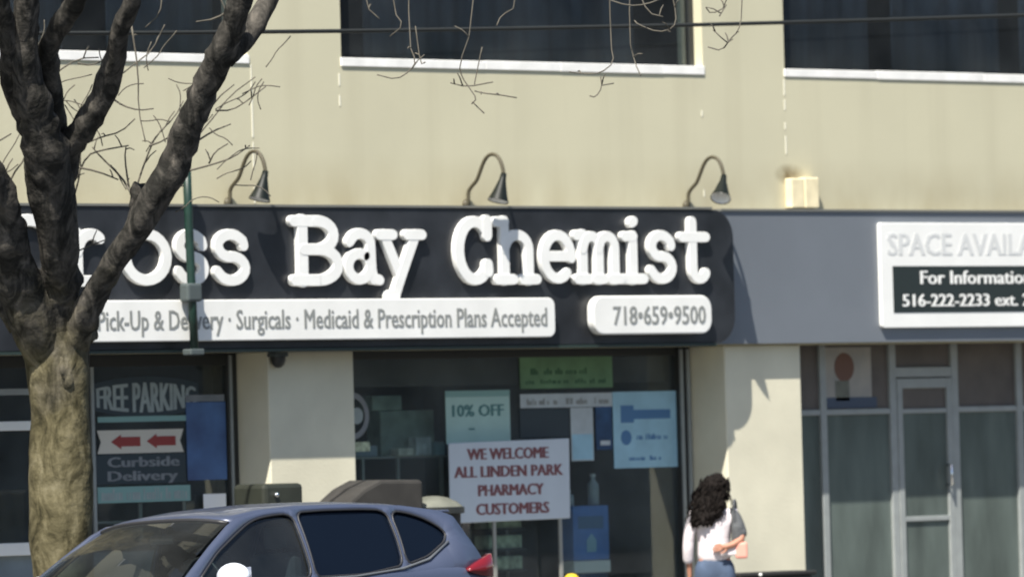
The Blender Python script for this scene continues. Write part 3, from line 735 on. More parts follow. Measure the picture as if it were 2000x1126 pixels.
# ------------------------------------------------------------------ tree
TB = Vector((-7.35, -2.6, 0.13))
TR = thing('street_tree', 'bare street tree with mottled tan trunk and dark forked limbs', 'tree', TB)
RT = Vector((.70711, -.70711, 0)); DP = Vector((.70711, .70711, 0))
def tp(u, z, d=0): return RT*u + DP*d + Vector((0, 0, z-.13))
def limb(name, pts, d0, d1, seed, wob=.22, seg=18, mtl='bark'):
    n = len(pts); P = []; rad = []
    fine = []
    for i in range(n-1):
        a, b = pts[i], pts[i+1]; k = max(1, int(math.hypot(b[0]-a[0], b[1]-a[1])/.055))
        for j in range(k):
            t = j/k
            # catmull-rom
            p0, p3 = pts[max(i-1, 0)], pts[min(i+2, n-1)]
            q = [.5*((2*a[c]) + (-p0[c]+b[c])*t + (2*p0[c]-5*a[c]+4*b[c]-p3[c])*t*t + (-p0[c]+3*a[c]-3*b[c]+p3[c])*t**3) for c in range(3)]
            fine.append((q[0], q[1], q[2], (i+t)/(n-1)))
    fine.append((*pts[-1], 1))
    for u, z, r, t in fine:
        d = .8*(d0 + (d1-d0)*t)      # the crown leans out over the road and a little along it
        P.append(tp(u - .075*d, z + .035*d, d)); rad.append(r if name == 'trunk' else r*.95)
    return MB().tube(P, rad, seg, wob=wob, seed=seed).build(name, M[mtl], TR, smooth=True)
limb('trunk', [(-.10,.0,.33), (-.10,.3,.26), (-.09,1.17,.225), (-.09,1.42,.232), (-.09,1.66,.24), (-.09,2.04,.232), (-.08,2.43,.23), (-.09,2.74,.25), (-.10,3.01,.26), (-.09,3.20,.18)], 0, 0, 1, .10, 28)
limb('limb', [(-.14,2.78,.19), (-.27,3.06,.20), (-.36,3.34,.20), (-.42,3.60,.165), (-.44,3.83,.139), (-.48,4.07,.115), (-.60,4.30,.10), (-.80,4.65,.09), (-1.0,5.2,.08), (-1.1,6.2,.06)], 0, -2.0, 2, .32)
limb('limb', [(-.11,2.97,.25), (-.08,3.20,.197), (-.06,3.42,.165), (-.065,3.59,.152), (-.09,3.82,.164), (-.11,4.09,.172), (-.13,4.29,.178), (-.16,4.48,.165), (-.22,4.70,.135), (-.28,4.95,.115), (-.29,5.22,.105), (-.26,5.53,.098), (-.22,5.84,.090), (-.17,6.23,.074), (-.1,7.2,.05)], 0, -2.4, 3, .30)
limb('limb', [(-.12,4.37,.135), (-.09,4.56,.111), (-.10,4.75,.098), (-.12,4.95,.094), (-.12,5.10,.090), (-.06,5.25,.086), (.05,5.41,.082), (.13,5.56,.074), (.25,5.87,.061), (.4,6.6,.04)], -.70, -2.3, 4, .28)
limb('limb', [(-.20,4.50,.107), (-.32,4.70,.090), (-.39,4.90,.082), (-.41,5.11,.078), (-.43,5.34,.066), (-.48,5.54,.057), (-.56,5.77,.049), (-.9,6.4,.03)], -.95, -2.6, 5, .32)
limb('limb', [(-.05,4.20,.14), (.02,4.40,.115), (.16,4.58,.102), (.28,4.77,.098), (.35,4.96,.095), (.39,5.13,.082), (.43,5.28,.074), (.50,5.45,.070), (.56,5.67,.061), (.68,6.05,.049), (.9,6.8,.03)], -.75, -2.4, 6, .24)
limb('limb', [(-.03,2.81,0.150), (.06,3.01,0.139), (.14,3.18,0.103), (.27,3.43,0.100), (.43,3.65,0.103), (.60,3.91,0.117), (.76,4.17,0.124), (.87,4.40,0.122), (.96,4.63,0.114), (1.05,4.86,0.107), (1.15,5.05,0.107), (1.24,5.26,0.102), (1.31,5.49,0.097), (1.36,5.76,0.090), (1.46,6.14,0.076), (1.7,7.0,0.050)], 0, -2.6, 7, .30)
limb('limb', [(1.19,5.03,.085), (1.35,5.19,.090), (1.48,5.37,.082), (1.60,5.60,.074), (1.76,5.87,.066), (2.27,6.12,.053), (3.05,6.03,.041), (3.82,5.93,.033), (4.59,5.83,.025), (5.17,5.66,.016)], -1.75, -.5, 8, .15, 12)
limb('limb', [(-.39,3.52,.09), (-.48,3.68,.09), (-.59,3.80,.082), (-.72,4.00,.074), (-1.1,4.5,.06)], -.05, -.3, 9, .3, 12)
TW = [
 [(2.66,6.04),(2.63,5.07),(2.69,4.95),(2.65,4.87),(2.53,4.82),(2.41,4.84)], [(2.68,5.22),(2.73,4.91),(2.75,4.93)],
 [(3.16,6.02),(3.12,5.21),(3.00,4.90),(3.03,4.82),(3.09,4.74),(3.13,4.67),(3.10,4.61)], [(2.94,4.81),(3.07,4.78),(3.25,4.80)],
 [(3.17,5.05),(3.15,4.86),(3.11,4.76)], [(3.11,4.74),(3.17,4.72),(3.30,4.68),(3.44,4.67)], [(3.11,4.65),(3.18,4.55)],
 [(4.17,5.92),(4.14,5.06),(4.18,4.91),(4.08,4.84),(3.94,4.84),(3.83,4.84)], [(4.08,4.84),(4.07,4.74),(4.04,4.66),(3.98,4.68)], [(4.07,4.72),(4.16,4.75)],
 [(4.32,5.87),(4.28,5.10),(4.33,4.90),(4.35,4.79)], [(5.13,5.66),(5.14,5.23),(5.11,5.10),(5.05,5.05),(4.97,4.98),(4.88,5.01)],
 [(4.92,5.12),(4.95,5.06),(5.00,5.01)], [(5.09,5.66),(5.02,5.31),(4.92,5.28),(4.87,5.31)], [(5.04,5.33),(4.98,5.25)],
 [(4.11,5.38),(4.27,5.33),(4.42,5.33),(4.58,5.38),(4.62,5.63)], [(4.58,5.48),(4.65,5.24),(4.61,5.14),(4.49,5.12),(4.36,5.17),(4.32,5.21)],
 [(4.35,5.45),(4.42,5.25),(4.54,5.23)], [(2.50,5.85),(2.54,5.34),(2.60,5.22),(2.50,5.15)], [(3.43,5.90),(3.45,5.35),(3.34,5.28),(3.31,5.22)],
 [(2.27,6.01),(2.33,5.38),(2.42,5.27)], [(-.02,4.91),(.01,4.94),(.17,5.04),(.31,5.06)], [(.17,5.02),(.25,4.98),(.35,5.02)],
 [(.39,4.88),(.46,4.90),(.60,5.00),(.72,5.10),(.82,5.27)], [(.56,5.28),(.60,4.95),(.61,4.66),(.64,4.42)], [(.40,4.76),(.49,4.69),(.59,4.65),(.72,4.67)],
 [(.06,4.38),(.14,4.40),(.29,4.45),(.45,4.49),(.55,4.58)], [(.05,4.09),(.09,4.17),(.19,4.32),(.29,4.36),(.45,4.39),(.52,4.41)],
 [(.54,3.98),(.56,4.09),(.64,4.31),(.72,4.46),(.86,4.61),(.93,4.74)], [(.52,4.05),(.44,4.16),(.29,4.32),(.23,4.39)], [(.09,4.01),(.15,4.20),(.14,4.36)],
 [(.50,4.08),(.48,4.31),(.49,4.41)], [(.97,4.38),(1.07,4.51),(1.15,4.60),(1.27,4.75),(1.47,4.87)], [(.99,4.39),(1.15,4.47),(1.28,4.53)],
 [(.91,4.18),(1.14,4.24),(1.30,4.29),(1.41,4.36)], [(1.17,4.62),(1.30,4.64),(1.42,4.69),(1.55,4.80)], [(1.07,4.57),(1.19,4.72),(1.33,4.83)],
 [(1.10,4.25),(1.14,4.33),(1.26,4.39)], [(-.52,4.42),(-.46,4.45),(-.38,4.51)], [(-.43,4.04),(-.39,4.20),(-.29,4.33),(-.27,4.41)],
 [(-.49,4.20),(-.41,4.22),(-.33,4.28)], [(.04,3.59),(.16,3.66),(.31,3.69)], [(-.14,3.51),(.00,3.63),(.08,3.67)], [(.68,4.38),(.77,4.43),(.85,4.46)],
 [(.09,4.24),(.27,4.20),(.42,4.14)], [(.82,5.50),(.79,5.35),(.70,5.24)], [(1.36,5.37),(1.21,5.30),(1.07,5.28)]]
tb = MB(); rr = random.Random(21)
for l in TW:
    dd = -.25 - .45*max(0, min(3, l[0][1]-4))*rr.uniform(.5, 1.1) if l[0][0] < 2 else rr.uniform(-.9, -.3); r0 = rr.uniform(.007, .011) if l[0][0] < 2 else rr.uniform(.004, .0065)
    q = smooth_path([tp(u + rr.uniform(-.015, .015), z + rr.uniform(-.015, .015), dd + rr.uniform(-.06, .06)) for u, z in l], 1)
    n = len(q)
    tb.tube(q, [max(.005, r0*(1-.55*i/(n-1))) for i in range(n)], 6)
    for i in range(1, n-1):
        if rr.random() < .18:
            e = q[i] + Vector((rr.uniform(-.1, .1), rr.uniform(-.1, .1), rr.uniform(-.02, .11)))
            tb.tube([q[i], q[i].lerp(e, .5) + Vector((0, 0, .012)), e], [.006, .005, .004], 5)
for i in range(46):
    u, z = rr.uniform(-.5, 1.6), rr.uniform(3.95, 5.1); d = -.3 - .4*(z-4)
    a = tp(u, z, d); an = rr.uniform(.2, 2.9); q = [a]
    for j in range(rr.randint(3, 5)):
        an += rr.uniform(-.5, .5); q.append(q[-1] + RT*(.075*math.cos(an)) + Vector((0, 0, .075*math.sin(an))))
    tb.tube(smooth_path(q, 1), .0045, 5)
tw = tb.build('twigs', M['twig'], TR, smooth=True); tw['kind'] = 'stuff'
# knots and stubs
for u, z, d, r in ((-.40, 3.30, -.12, .15), (-.02, 2.74, -.17, .11), (.60, 3.98, -.62, .09), (.16, 3.05, -.08, .08)):
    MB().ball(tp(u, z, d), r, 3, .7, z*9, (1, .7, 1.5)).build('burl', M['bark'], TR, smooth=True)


# ------------------------------------------------------------------ dark street furniture between the car and the shop
cb_ = thing('street_cabinet', 'olive drab metal street cabinet standing behind the blue car roof', 'cabinet', (-3.88, -1.05, .13))
MB().box(-.215, .215, -.19, .19, 0, 1.69).build('body', M['olive'], cb_, bevel=.035)
MB().box(-.19, .19, -.197, -.1905, .2, 1.45).build('door', M['olive'], cb_, bevel=.004)
MB().ball((-.10, -.205, 1.60), .022, 2).build('handle', M['chrome'], cb_, smooth=True)
cc = thing('covered_cart', 'dark brown canvas covered cart with sloping top behind the blue car', 'cart', (-2.75, -1.05, .13))
MB().prism([(-.42, .35), (.42, .35), (.42, 1.685), (-.06, 1.695), (-.24, 1.63), (-.42, 1.52)], -.2, .2).build('cover', M['umber'], cc, bevel=.03)
for x in (-.3, .3):
    for y in (-.15, .15):
        MB().lathe([(0, -.02), (.10, -.02), (.10, .02), (0, .02)], (x, y, .10), (0, 1, 0), 18).build('wheel', M['rubber'], cc)
        MB().box(x-.015, x+.015, y-.012, y+.012, .1, .36).build('leg', M['darkframe'], cc)
lb = thing('litter_bin', 'round litter bin with pale shallow lid and dark rim beside the canvas cart', 'bin', (-2.04, -1.05, .13))
MB().lathe([(.0, 0), (.20, 0), (.23, 1.40), (.0, 1.40)], (0,0,0), None, 28).build('body', M['umber'], lb, auto=True)
MB().lathe([(.235, 1.40), (.262, 1.405), (.262, 1.455), (.24, 1.46)], (0,0,0), None, 28).build('rim', M['darkframe'], lb, auto=True)
MB().lathe([(.25, 1.458), (.20, 1.50), (.12, 1.535), (.05, 1.548), (0, 1.55)], (0,0,0), None, 28).build('lid', M['palelid'], lb, smooth=True)
pl = thing('planter_trough', 'low black trough on the pavement at the foot of the right pillar', 'planter', (2.62, -.45, .13))
MB().box(-.52, .40, -.14, .14, 0, .755).build('body', M['darkframe'], pl, bevel=.012)
MB().box(-.55, .43, -.165, .165, .757, .795).build('rim', M['rubber'], pl, bevel=.012)
MB().ball((-.30, -.172, .775), .016, 2).build('stud', M['white'], pl, smooth=True)
MB().box(-.50, .38, -.12, .12, .740, .772).build('soil', M['umber'], pl)

# ------------------------------------------------------------------ the blue car
CAR = thing('parked_car', 'slate blue SUV parked at the kerb with tinted rear windows and red tail lamp', 'car', (0, 0, 0))
# local frame: X = metres from the tail towards the nose, Y = towards the driver's side (the near flank), Z up; nose points to world -x
CAR.location = (-5.385, -4.33, -.018); CAR.rotation_euler = (R(2.2), 0, math.pi)
def lerp_tab(t, tab):
    for (a, b), (c, d) in zip(tab, tab[1:]):
        if t <= c:
            k = max(0, min(1, (t-a)/(c-a))); k = k*k*(3-2*k)*.4 + k*.6
            return b + (d-b)*k
    return tab[-1][1]
BELT = [(0, 1.02), (.10, 1.14), (.5, 1.17), (1.0, 1.150), (2.0, 1.125), (3.1, 1.10), (3.35, 1.07), (3.9, 1.00), (4.3, .90), (4.5, .74), (4.55, .62)]
HALF = [(0, .80), (.04, .85), (.15, .885), (.5, .905), (1.2, .92), (2.5, .925), (3.6, .91), (4.1, .86), (4.4, .74), (4.55, .52)]
lb_ = MB(); st = [0, .03, .08, .15, .25, .4, .6, .8, 1.0, 1.3, 1.6, 1.9, 2.2, 2.5, 2.8, 3.0, 3.1, 3.2, 3.35, 3.5, 3.7, 3.9, 4.05, 4.2, 4.3, 4.4, 4.47, 4.52, 4.55]
rows = []
for L in st:
    zb, h = lerp_tab(L, BELT), lerp_tab(L, HALF)
    f0 = .26 if .2 < L < 4.3 else .34
    half = [(h*.90, f0), (h*.965, f0+.06), (h*.985, .50), (h, .70), (h*.995, .86 if zb > .95 else .70+(zb-.7)*.4), (h*.985, zb-.06), (h*.965, zb-.015), (h*.94, zb), (h*.75, zb+.012), (h*.35, zb+.03), (0, zb+.035)]
    rows.append([(L, s, z) for s, z in half] + [(L, -s, z) for s, z in half[::-1][1:]])
k = len(rows[0]); vs = [p for r_ in rows for p in r_]; fs = []
for i in range(len(rows)-1):
    for j in range(k-1): fs.append((i*k+j, i*k+j+1, (i+1)*k+j+1, (i+1)*k+j))
    fs.append((i*k+k-1, i*k, (i+1)*k, (i+1)*k+k-1))
fs += [tuple(range(k)), tuple(range((len(rows)-1)*k, len(rows)*k))]
lb_.add(vs, fs); body = lb_.build('body', M['carpaint'], CAR, auto=True)
# greenhouse side: outline with window holes
def chaikin(P, it=3):
    for _ in range(it):
        Q = []
        for a, b in zip(P, P[1:]+P[:1]):
            Q += [(a[0]*.75+b[0]*.25, a[1]*.75+b[1]*.25), (a[0]*.25+b[0]*.75, a[1]*.25+b[1]*.75)]
        P = Q
    return P
def densify(P, d=.08):
    Q = []
    for a, b in zip(P, P[1:]+P[:1]):
        n = max(1, int(math.hypot(b[0]-a[0], b[1]-a[1])/d))
        Q += [(a[0]+(b[0]-a[0])*i/n, a[1]+(b[1]-a[1])*i/n) for i in range(n)]
    return Q
ROOF = [(.30, 1.545), (.42, 1.585), (.8, 1.632), (1.3, 1.652), (1.8, 1.650), (2.2, 1.628), (2.50, 1.582), (2.62, 1.53)]
outline = [(.02, 1.00), (.10, 1.18), (.22, 1.40), (.28, 1.53)] + [(a, b) for a, b in ROOF] + [(2.85, 1.385), (3.10, 1.215), (3.30, 1.07), (3.1, 1.03), (1.5, 1.05)]
def side_y(L, z):
    h = lerp_tab(L, HALF) - .012
    t = max(0, z-1.08)
    return h*.985 - t*.24 - t*t*.30 - max(0, L-2.6)*t*.18
def sheet(loops, off, sgn):
    """planar fill of an outline with holes, laid on the curved flank"""
    bm = bmesh.new(); es = []
    for P in loops:
        v = [bm.verts.new((x, z, 0)) for x, z in P]
        for a, b in zip(v, v[1:]+v[:1]): es.append(bm.edges.new((a, b)))
    bmesh.ops.triangle_fill(bm, edges=es, use_beauty=True, use_dissolve=False)
    bmesh.ops.recalc_face_normals(bm, faces=bm.faces)
    vs = [(v.co.x, sgn*(side_y(v.co.x, v.co.y)+off), v.co.y) for v in bm.verts]
    bm.verts.index_update()
    fs = [tuple(v.index for v in f.verts) for f in bm.faces]; bm.free()
    return MB().add(vs, fs)
WIN = {'front': [(1.935, 1.128), (1.935, 1.32), (1.94, 1.603), (2.15, 1.597), (2.36, 1.565), (2.56, 1.47), (2.80, 1.335), (3.06, 1.135), (2.5, 1.118)],
       'rear': [(.985, 1.19), (.97, 1.35), (.975, 1.605), (1.2, 1.618), (1.6, 1.620), (1.89, 1.610), (1.895, 1.3), (1.90, 1.128), (1.4, 1.135)],
       'quarter': [(.945, 1.195), (.93, 1.40), (.935, 1.600), (.76, 1.582), (.58, 1.525), (.43, 1.43), (.47, 1.36), (.70, 1.25)]}
for sgn in (1, -1):
    holes = {n: densify(chaikin(densify(P, .12), 2), .05) for n, P in WIN.items()}
    g = sheet([densify(outline, .06)] + list(holes.values()), 0, sgn).build('side_frame', M['carpaint'], CAR, smooth=True)
    sd = g.modifiers.new('thick', 'SOLIDIFY'); sd.thickness = .03; sd.offset = -1 if False else 0
    for n, P in holes.items():
        wn = sheet([P], -.006, sgn).build('side_window', M['carclear'] if n == 'front' else M['carglass'], CAR, smooth=True)
        cx = sum(p[0] for p in P)/len(P); cz = sum(p[1] for p in P)/len(P)
        # rubber seal round the pane
        S = [(x, sgn*(side_y(x, z)+.012), z) for x, z in P]; S.append(S[0])
        MB().tube(S, .009, 6, cap=False).build('seal', M['cartrim'], wn, smooth=True)
    # chrome strip under the windows
    MB().tube([(x, sgn*(side_y(x, z)+.014), z) for x, z in ((.44, 1.355), (.70, 1.228), (1.0, 1.165), (1.5, 1.122), (2.2, 1.108), (3.08, 1.115))], .011, 6).build('trim_strip', M['cargrey'], CAR, smooth=True)
    for x in (1.10, 2.10):
        MB().tube([(x, sgn*.912, .955), (x+.02, sgn*.945, .96), (x+.18, sgn*.945, .965), (x+.20, sgn*.912, .965)], .014, 8).build('door_handle', M['carpaint'], CAR, smooth=True)
    # door mirror
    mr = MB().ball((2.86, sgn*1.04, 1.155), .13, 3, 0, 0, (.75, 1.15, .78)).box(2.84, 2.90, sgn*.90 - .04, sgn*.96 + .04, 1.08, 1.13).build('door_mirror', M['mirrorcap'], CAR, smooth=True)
    MB().box(2.757, 2.765, sgn*1.04-.09, sgn*1.04+.09, 1.10, 1.22).build('mirror_glass', M['chrome'], mr)
    # tail lamp, wrapping the corner
    tl = MB(); n = 12; vs = []; fs = []
    for i in range(n+1):
        L = .33 - .33*i/n
        s = (lerp_tab(L, HALF) + .014); zc = 1.135 + .035*(i/n); hh = .012 + .078*(1-(1-i/n)**1.6)
        for d in (0, .06):
            vs += [(L, sgn*(s-d), zc-hh), (L, sgn*(s-d+.004), zc), (L, sgn*(s-d-.012), zc+hh*.95)]
    for i in range(n):
        o = i*6
        for a, b in ((0, 1), (1, 2), (2, 5), (5, 4), (4, 3), (3, 0)): fs.append((o+a, o+b, o+6+b, o+6+a))
    fs += [(0, 1, 2, 5, 4, 3), tuple(n*6+q for q in (3, 4, 5, 2, 1, 0))]
    tl.add(vs, fs).build('tail_light', M['tail'], CAR, smooth=True)
    hl = MB().ball((4.30, sgn*.68, .80), .17, 2, 0, 0, (1.0, .85, .45)).build('headlight', M['lens'], CAR, smooth=True)
    for x in (.86, 3.60):
        w_ = thing_w = bpy.data.objects.new('wheel', None); COL.objects.link(w_); w_.parent = CAR; w_.location = (x, sgn*.80, .345)
        MB().lathe([(.22, -.11), (.32, -.11), (.345, -.07), (.345, .07), (.32, .11), (.22, .11)], (0,0,0), (0,1,0), 36).build('tyre', M['rubber'], w_, smooth=True)
        rb = MB().lathe([(.23, -.09), (.23, .07), (.20, .085), (.06, .06), (0, .06)], (0,0,0), (0, sgn, 0), 30)
        rb.build('rim', M['galv'], w_, auto=True)
# roof, windscreen, rear window
rf = MB(); vs = []; fs = []; Ls = [.26, .34, .42, .6, .8, 1.05, 1.3, 1.55, 1.8, 2.0, 2.2, 2.35, 2.48, 2.54]; nn = 12
for L in Ls:
    ze = lerp_tab(L, ROOF) if L >= .30 else 1.53
    h = side_y(L, ze)
    for j in range(nn+1):
        s = -1 + 2*j/nn
        crown = .052*(1 - s**4)*.55 + .052*(1-s*s)*.45
        fwd = (.10 if L > 2.4 else .04 if L > 2.3 else 0)*(1-s*s)
        vs.append((L + fwd, s*h, ze + crown - (.01 if L > 2.5 else 0)))
for i in range(len(Ls)-1):
    for j in range(nn): a = i*(nn+1)+j; fs.append((a, a+1, a+nn+2, a+nn+1))
rf.add(vs, fs); ro = rf.build('roof', M['carpaint'], CAR, smooth=True)
sd = ro.modifiers.new('thick', 'SOLIDIFY'); sd.thickness = .03; sd.offset = -1
def screen(top, bot, off):
    vs = []; fs = []; nv = 8
    for i in range(nv+1):
        t = i/nv
        for j in range(nn+1):
            s = -1 + 2*j/nn
            a, b = top(s), bot(s)
            vs.append(tuple(a[c] + (b[c]-a[c])*t + (.035*math.sin(math.pi*t)*off[c]) for c in range(3)))
    for i in range(nv):
        for j in range(nn): a = i*(nn+1)+j; fs.append((a, a+1, a+nn+2, a+nn+1))
    return MB().add(vs, fs)
ht = side_y(2.56, 1.555); hb = side_y(3.26, 1.10)
def crn(s): return .052*(1 - s**4)*.55 + .052*(1-s*s)*.45
wsn = screen(lambda s: (2.55 + .10*(1-s*s), s*(ht-.035), 1.555 + crn(s)*.9), lambda s: (3.27 + .16*(1-s*s), s*(hb-.02), 1.095 + .02*(1-s*s)), (.6, 0, .6)).build('windshield', M['carclear'], CAR, smooth=True)
MB().tube([(2.56 + .10*(1-s*s), s*(ht-.03), 1.550 + crn(s)*.9) for s in [q/8-1 for q in range(17)]], .016, 6).build('seal', M['cartrim'], wsn, smooth=True)
hr = side_y(.28, 1.53)
screen(lambda s: (.25 - .0*(1-s*s), s*(hr-.05), 1.525 + crn(s)*.8), lambda s: (.09 - .07*(1-s*s), s*.70, 1.16), (-1, 0, .2)).build('rear_window', M['carglass'], CAR, smooth=True)
MB().box(.16, .50, -.55, .55, 1.575, 1.60).build('spoiler', M['carpaint'], CAR, bevel=.01)
# inside: dashboard, wheel, seats
dsb = MB().box(2.75, 3.25, -.70, .70, 1.07, 1.125).box(2.72, 2.92, .15, .62, 1.12, 1.165).build('dashboard', M['cartrim'], CAR, bevel=.02)
MB().box(2.95, 3.1, -.05, .18, 1.127, 1.135).build('dash_reflection', mat('dash_reflection_yellow', (.55, .60, .30), .5), CAR)  # yellow-green slab added to paint in a reflection above the dashboard
MB().tube([(2.52 + .04*math.cos(a), .37 + .18*math.sin(a), 1.13 + .18*math.cos(a)) for a in [q*math.pi/12 for q in range(25)]], .014, 6, cap=False).build('steering_wheel', M['cartrim'], CAR, smooth=True)
for y in (.37, -.37):
    se = MB().box(1.72, 1.88, y-.23, y+.23, 1.06, 1.33).build('seat', M['seat'], CAR, bevel=.05)
    MB().box(1.70, 1.80, y-.12, y+.12, 1.36, 1.52).tube([(1.75, y-.05, 1.30), (1.75, y-.05, 1.40)], .01, 6).tube([(1.75, y+.05, 1.30), (1.75, y+.05, 1.40)], .01, 6).build('headrest', M['seat'], se, bevel=.03)
MB().box(.85, 1.0, -.68, .68, 1.06, 1.34).build('seat', M['seat'], CAR, bevel=.05)
MB().box(2.58, 2.60, -.12, .12, 1.43, 1.50).tube([(2.59, 0, 1.50), (2.62, 0, 1.58)], .01, 6).build('rear_view_mirror', M['cartrim'], CAR, bevel=.008)
MB().box(2.60, 3.24, -.80, .82, 1.062, 1.068).box(.3, 2.6, -.78, .78, 1.19, 1.195) if False else None

# ------------------------------------------------------------------ the passer-by
PX = Vector((1.35, -1.0, .13))
PS = thing('person', 'person with long dark wavy hair, white top and grey shoulder bag, hand on hip', 'person', PX, R(-45))
PS.scale = (1.0, 1.0, .965)
def skin(name, verts, edges, root, material, sub=2, parent=None):
    me = bpy.data.meshes.new(name); me.from_pydata([v[0] for v in verts], edges, [])
    ob = bpy.data.objects.new(name, me); COL.objects.link(ob)
    sk = ob.modifiers.new('skin', 'SKIN'); sk.use_smooth_shade = True
    ss = ob.modifiers.new('sub', 'SUBSURF'); ss.levels = sub; ss.render_levels = sub
    for i, v in enumerate(verts):
        r = v[1] if hasattr(v[1], '__len__') else (v[1], v[1])
        me.skin_vertices[0].data[i].radius = r; me.skin_vertices[0].data[i].use_root = (i == root)
    dg = bpy.context.evaluated_depsgraph_get(); dg.update()
    m2 = bpy.data.meshes.new_from_object(ob.evaluated_get(dg)); m2.name = name
    bpy.data.objects.remove(ob)
    for p in m2.polygons: p.use_smooth = True
    return link_mesh(name, m2, material, parent)
# local: x = viewer's right, y = away from the camera (the way she faces), z up
V = []; EG = []
def vv(p, r): V.append((p, r)); return len(V)-1
def chain(a, pts):
    for p, r in pts:
        b_ = vv(p, r); EG.append((a, b_)); a = b_
    return a
pel = vv((0, 0, .92), (.15, .11))
ch = chain(pel, [((0, .0, 1.05), (.125, .095)), ((0, .01, 1.20), (.145, .10)), ((.005, .0, 1.33), (.14, .095)), ((.01, 0, 1.40), (.07, .06))])
hd = chain(ch, [((.02, .01, 1.46), .05), ((.03, .02, 1.52), (.062, .075)), ((.035, .02, 1.58), (.078, .095)), ((.035, .01, 1.645), (.07, .085))])
thor = 3
def hand(a, wrist, d, side):
    w = Vector(wrist); d = Vector(d).normalized(); s = Vector(side).normalized()
    pm = chain(a, [(tuple(w + d*.045), (.026, .018))])
    for k, (o, ln) in enumerate(((-.027, .060), (-.009, .072), (.009, .068), (.027, .052))):
        nrm = d.cross(s)
        b0 = w + d*.088 + s*o
        chain(pm, [(tuple(b0), .0095), (tuple(b0 + d*ln*.5 + nrm*.008), .0085), (tuple(b0 + d*ln + nrm*.024), .0072)])
    chain(pm, [(tuple(w + d*.035 - s*.036), .011), (tuple(w + d*.065 - s*.052), .0095), (tuple(w + d*.088 - s*.056), .008)])
# left arm hangs, right arm bent with the hand on the hip
la = chain(thor, [((-.15, -.01, 1.37), .05), ((-.205, -.03, 1.18), .040), ((-.215, -.02, 1.08), .036), ((-.215, .03, .90), .027)])
hand(la, (-.215, .035, .875), (0, .12, -1), (0, -1, 0))
ra = chain(thor, [((.165, -.01, 1.37), .05), ((.225, -.07, 1.20), .042), ((.235, -.11, 1.14), .038), ((.15, -.155, 1.09), .030)])
hand(ra, (.135, -.16, 1.085), (-1, .05, -.12), (0, .2, 1))
for s in (-1, 1):
    lg = chain(pel, [((s*.09, .0, .80), .085), ((s*.095, .01, .50), .058), ((s*.10, -.01, .30), .052), ((s*.10, -.02, .09), .036), ((s*.105, .07, .03), (.036, .028)), ((s*.11, .16, .02), (.03, .02))])
skin('body', V, EG, pel, M['skin'], 2, PS)
# face
MB().ball((.035, .108, 1.565), .013, 2, 0, 0, (.8, 1.3, 1.2)).build('nose', M['skin'], PS, smooth=True)
for s in (-1, 1):
    MB().ball((.035+s*.030, .092, 1.595), .010, 2).build('eye', M['eye'], PS, smooth=True)
    MB().ball((.035+s*.080, .015, 1.58), .024, 2, 0, 0, (.35, .7, 1.2)).build('ear', M['skin'], PS, smooth=True)
MB().ball((.035, .098, 1.53), .018, 2, 0, 0, (1.2, .5, .4)).build('mouth', M['lip'], PS, smooth=True)
# clothes
sv = [((0, 0, .90), (.178, .135)), ((0, 0, 1.06), (.145, .115)), ((0, .01, 1.22), (.162, .118)), ((.005, 0, 1.34), (.150, .108)), ((.01, 0, 1.405), (.085, .072)),
      ((-.16, -.01, 1.365), .062), ((-.212, -.03, 1.20), .054), ((-.225, -.02, 1.06), .05), ((-.225, .02, .93), .046),
      ((.17, -.01, 1.365), .062), ((.225, -.06, 1.22), .056)]
skin('shirt', sv, [(0,1),(1,2),(2,3),(3,4),(3,5),(5,6),(6,7),(7,8),(3,9),(9,10)], 0, M['shirt'], 2, PS)
jv = [((0, 0, .95), (.168, .125)), ((-.09, 0, .80), .105), ((-.095, .01, .50), .078), ((-.10, -.01, .28), .07), ((-.10, -.015, .10), .062), ((.09, 0, .80), .105), ((.095, .01, .50), .078), ((.10, -.01, .28), .07), ((.10, -.015, .10), .062), ((0, 0, 1.03), (.155, .118))]
skin('jeans', jv, [(0,1),(1,2),(2,3),(3,4),(0,5),(5,6),(6,7),(7,8),(0,9)], 0, M['denim'], 2, PS)
kv = [((.10, -.02, 1.385), (.060, .050)), ((.165, -.02, 1.365), .070), ((.222, -.06, 1.21), .064), ((.238, -.105, 1.145), .054)]
skin('sleeve', kv, [(0,1),(1,2),(2,3)], 0, M['cardigan'], 2, PS)
for s in (-1, 1):
    MB().ball((s*.105, .07, .035), .05, 3, 0, 0, (.95, 2.3, .75)).build('shoe', M['shoe'], PS, smooth=True)
hb_ = MB(); rr = random.Random(8)
hb_.ball((.03, -.012, 1.62), .106, 3, .35, 3, (1.0, 1.05, 1.0))
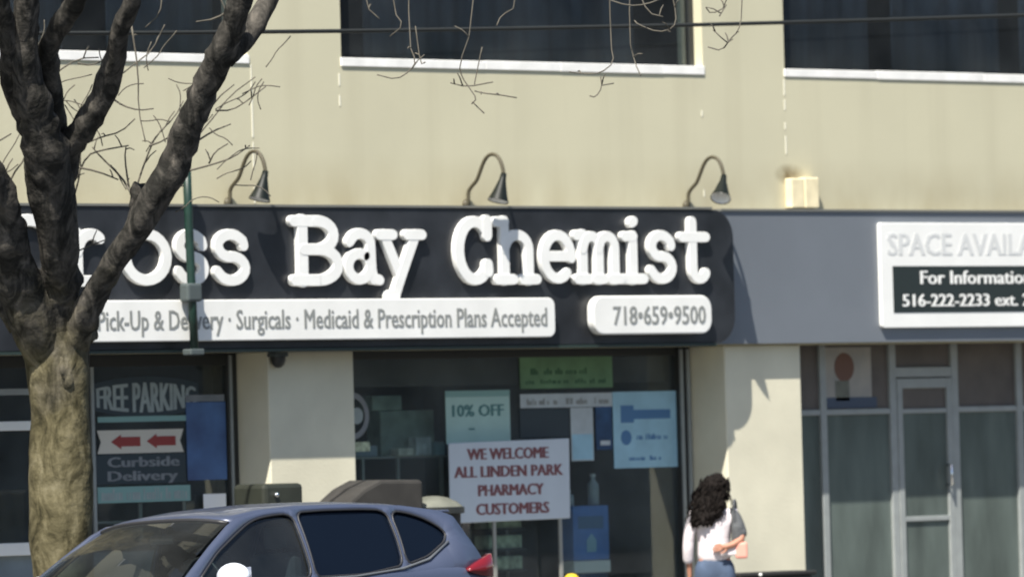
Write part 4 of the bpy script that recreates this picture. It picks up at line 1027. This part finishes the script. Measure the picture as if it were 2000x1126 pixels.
for i in range(240):
    t = rr.random(); an = rr.uniform(math.pi*.9, math.pi*2.15)
    z = 1.67 - .39*t
    cx = .03 - .13*t; wd = .085 + .06*math.sin(math.pi*min(1, t*1.1))
    hb_.ball((cx + wd*math.cos(an)*rr.uniform(.4, 1), -.055 + .06*math.sin(an) - .03*t, z), rr.uniform(.011, .026), 2, .9, i, (1, 1, 1.7))
for i in range(420):
    t0 = rr.uniform(0, .75); a = Vector((.03 - .12*t0 + rr.uniform(-.13, .12), -.07 - rr.uniform(0, .07), 1.69 - .31*t0))
    P = [a]; dx = rr.uniform(-.012, .004); ph = rr.uniform(0, 6)
    for j in range(7): P.append(P[-1] + Vector((dx + .014*math.sin(ph + j*1.5), .010*math.cos(ph + j*1.5), -.026)))
    hb_.tube(P, [.003, .005, .006, .0055, .005, .004, .003, .0015], 5)
hb_.build('hair', M['hair'], PS, smooth=True)
bg_ = thing('shoulder_bag', 'dark grey shoulder bag hanging at the right side of the person', 'bag', PX + Vector((.14, -.14, 1.0)))
bg_.rotation_euler = (0, 0, R(-45))
MB().box(-.05, .055, -.14, .0, -.03, .25).build('bag_body', M['cardigan'], bg_, bevel=.045)
MB().tube(smooth_path([(-.02, -.10, .24), (-.03, -.10, .34), (-.02, -.045, .425), (-.01, .03, .435), (0, .07, .37), (0, .0, .24)]), .012, 6).build('strap', M['cardigan'], bg_, smooth=True)
cl = thing('pouch', 'small coral and white pouch held at the waist of the person', 'pouch', PX + Vector((.02, -.20, .985)))
cl.rotation_euler = (0, 0, R(-45))
MB().box(-.11, .07, -.02, .02, -.02, .055).build('flap', M['shirt'], cl, bevel=.012)
MB().box(.02, .125, -.027, .027, -.05, .09).build('pocket', M['coral'], cl, bevel=.02)

# ------------------------------------------------------------------ the far side of the street (behind the camera's right; seen only in the glass)
OB = thing('brick_building', 'long pale brick building across the street mirrored in the windows', 'building', (40, -62, 0))
ob_ = MB(); ob_.box(-35, 45, -12, 0, 0, 13); ob_.build('wall', M['brick'], OB)
for k in range(14):
    f_ = MB().box(-33 + k*5.5, -30.5 + k*5.5, .001, .05, 5, 7.6).build('window', M['darkframe'], OB)
MB().box(-35.2, 45.2, -12.2, .2, 13.0, 13.4).build('roof', M['capgrey'], OB)
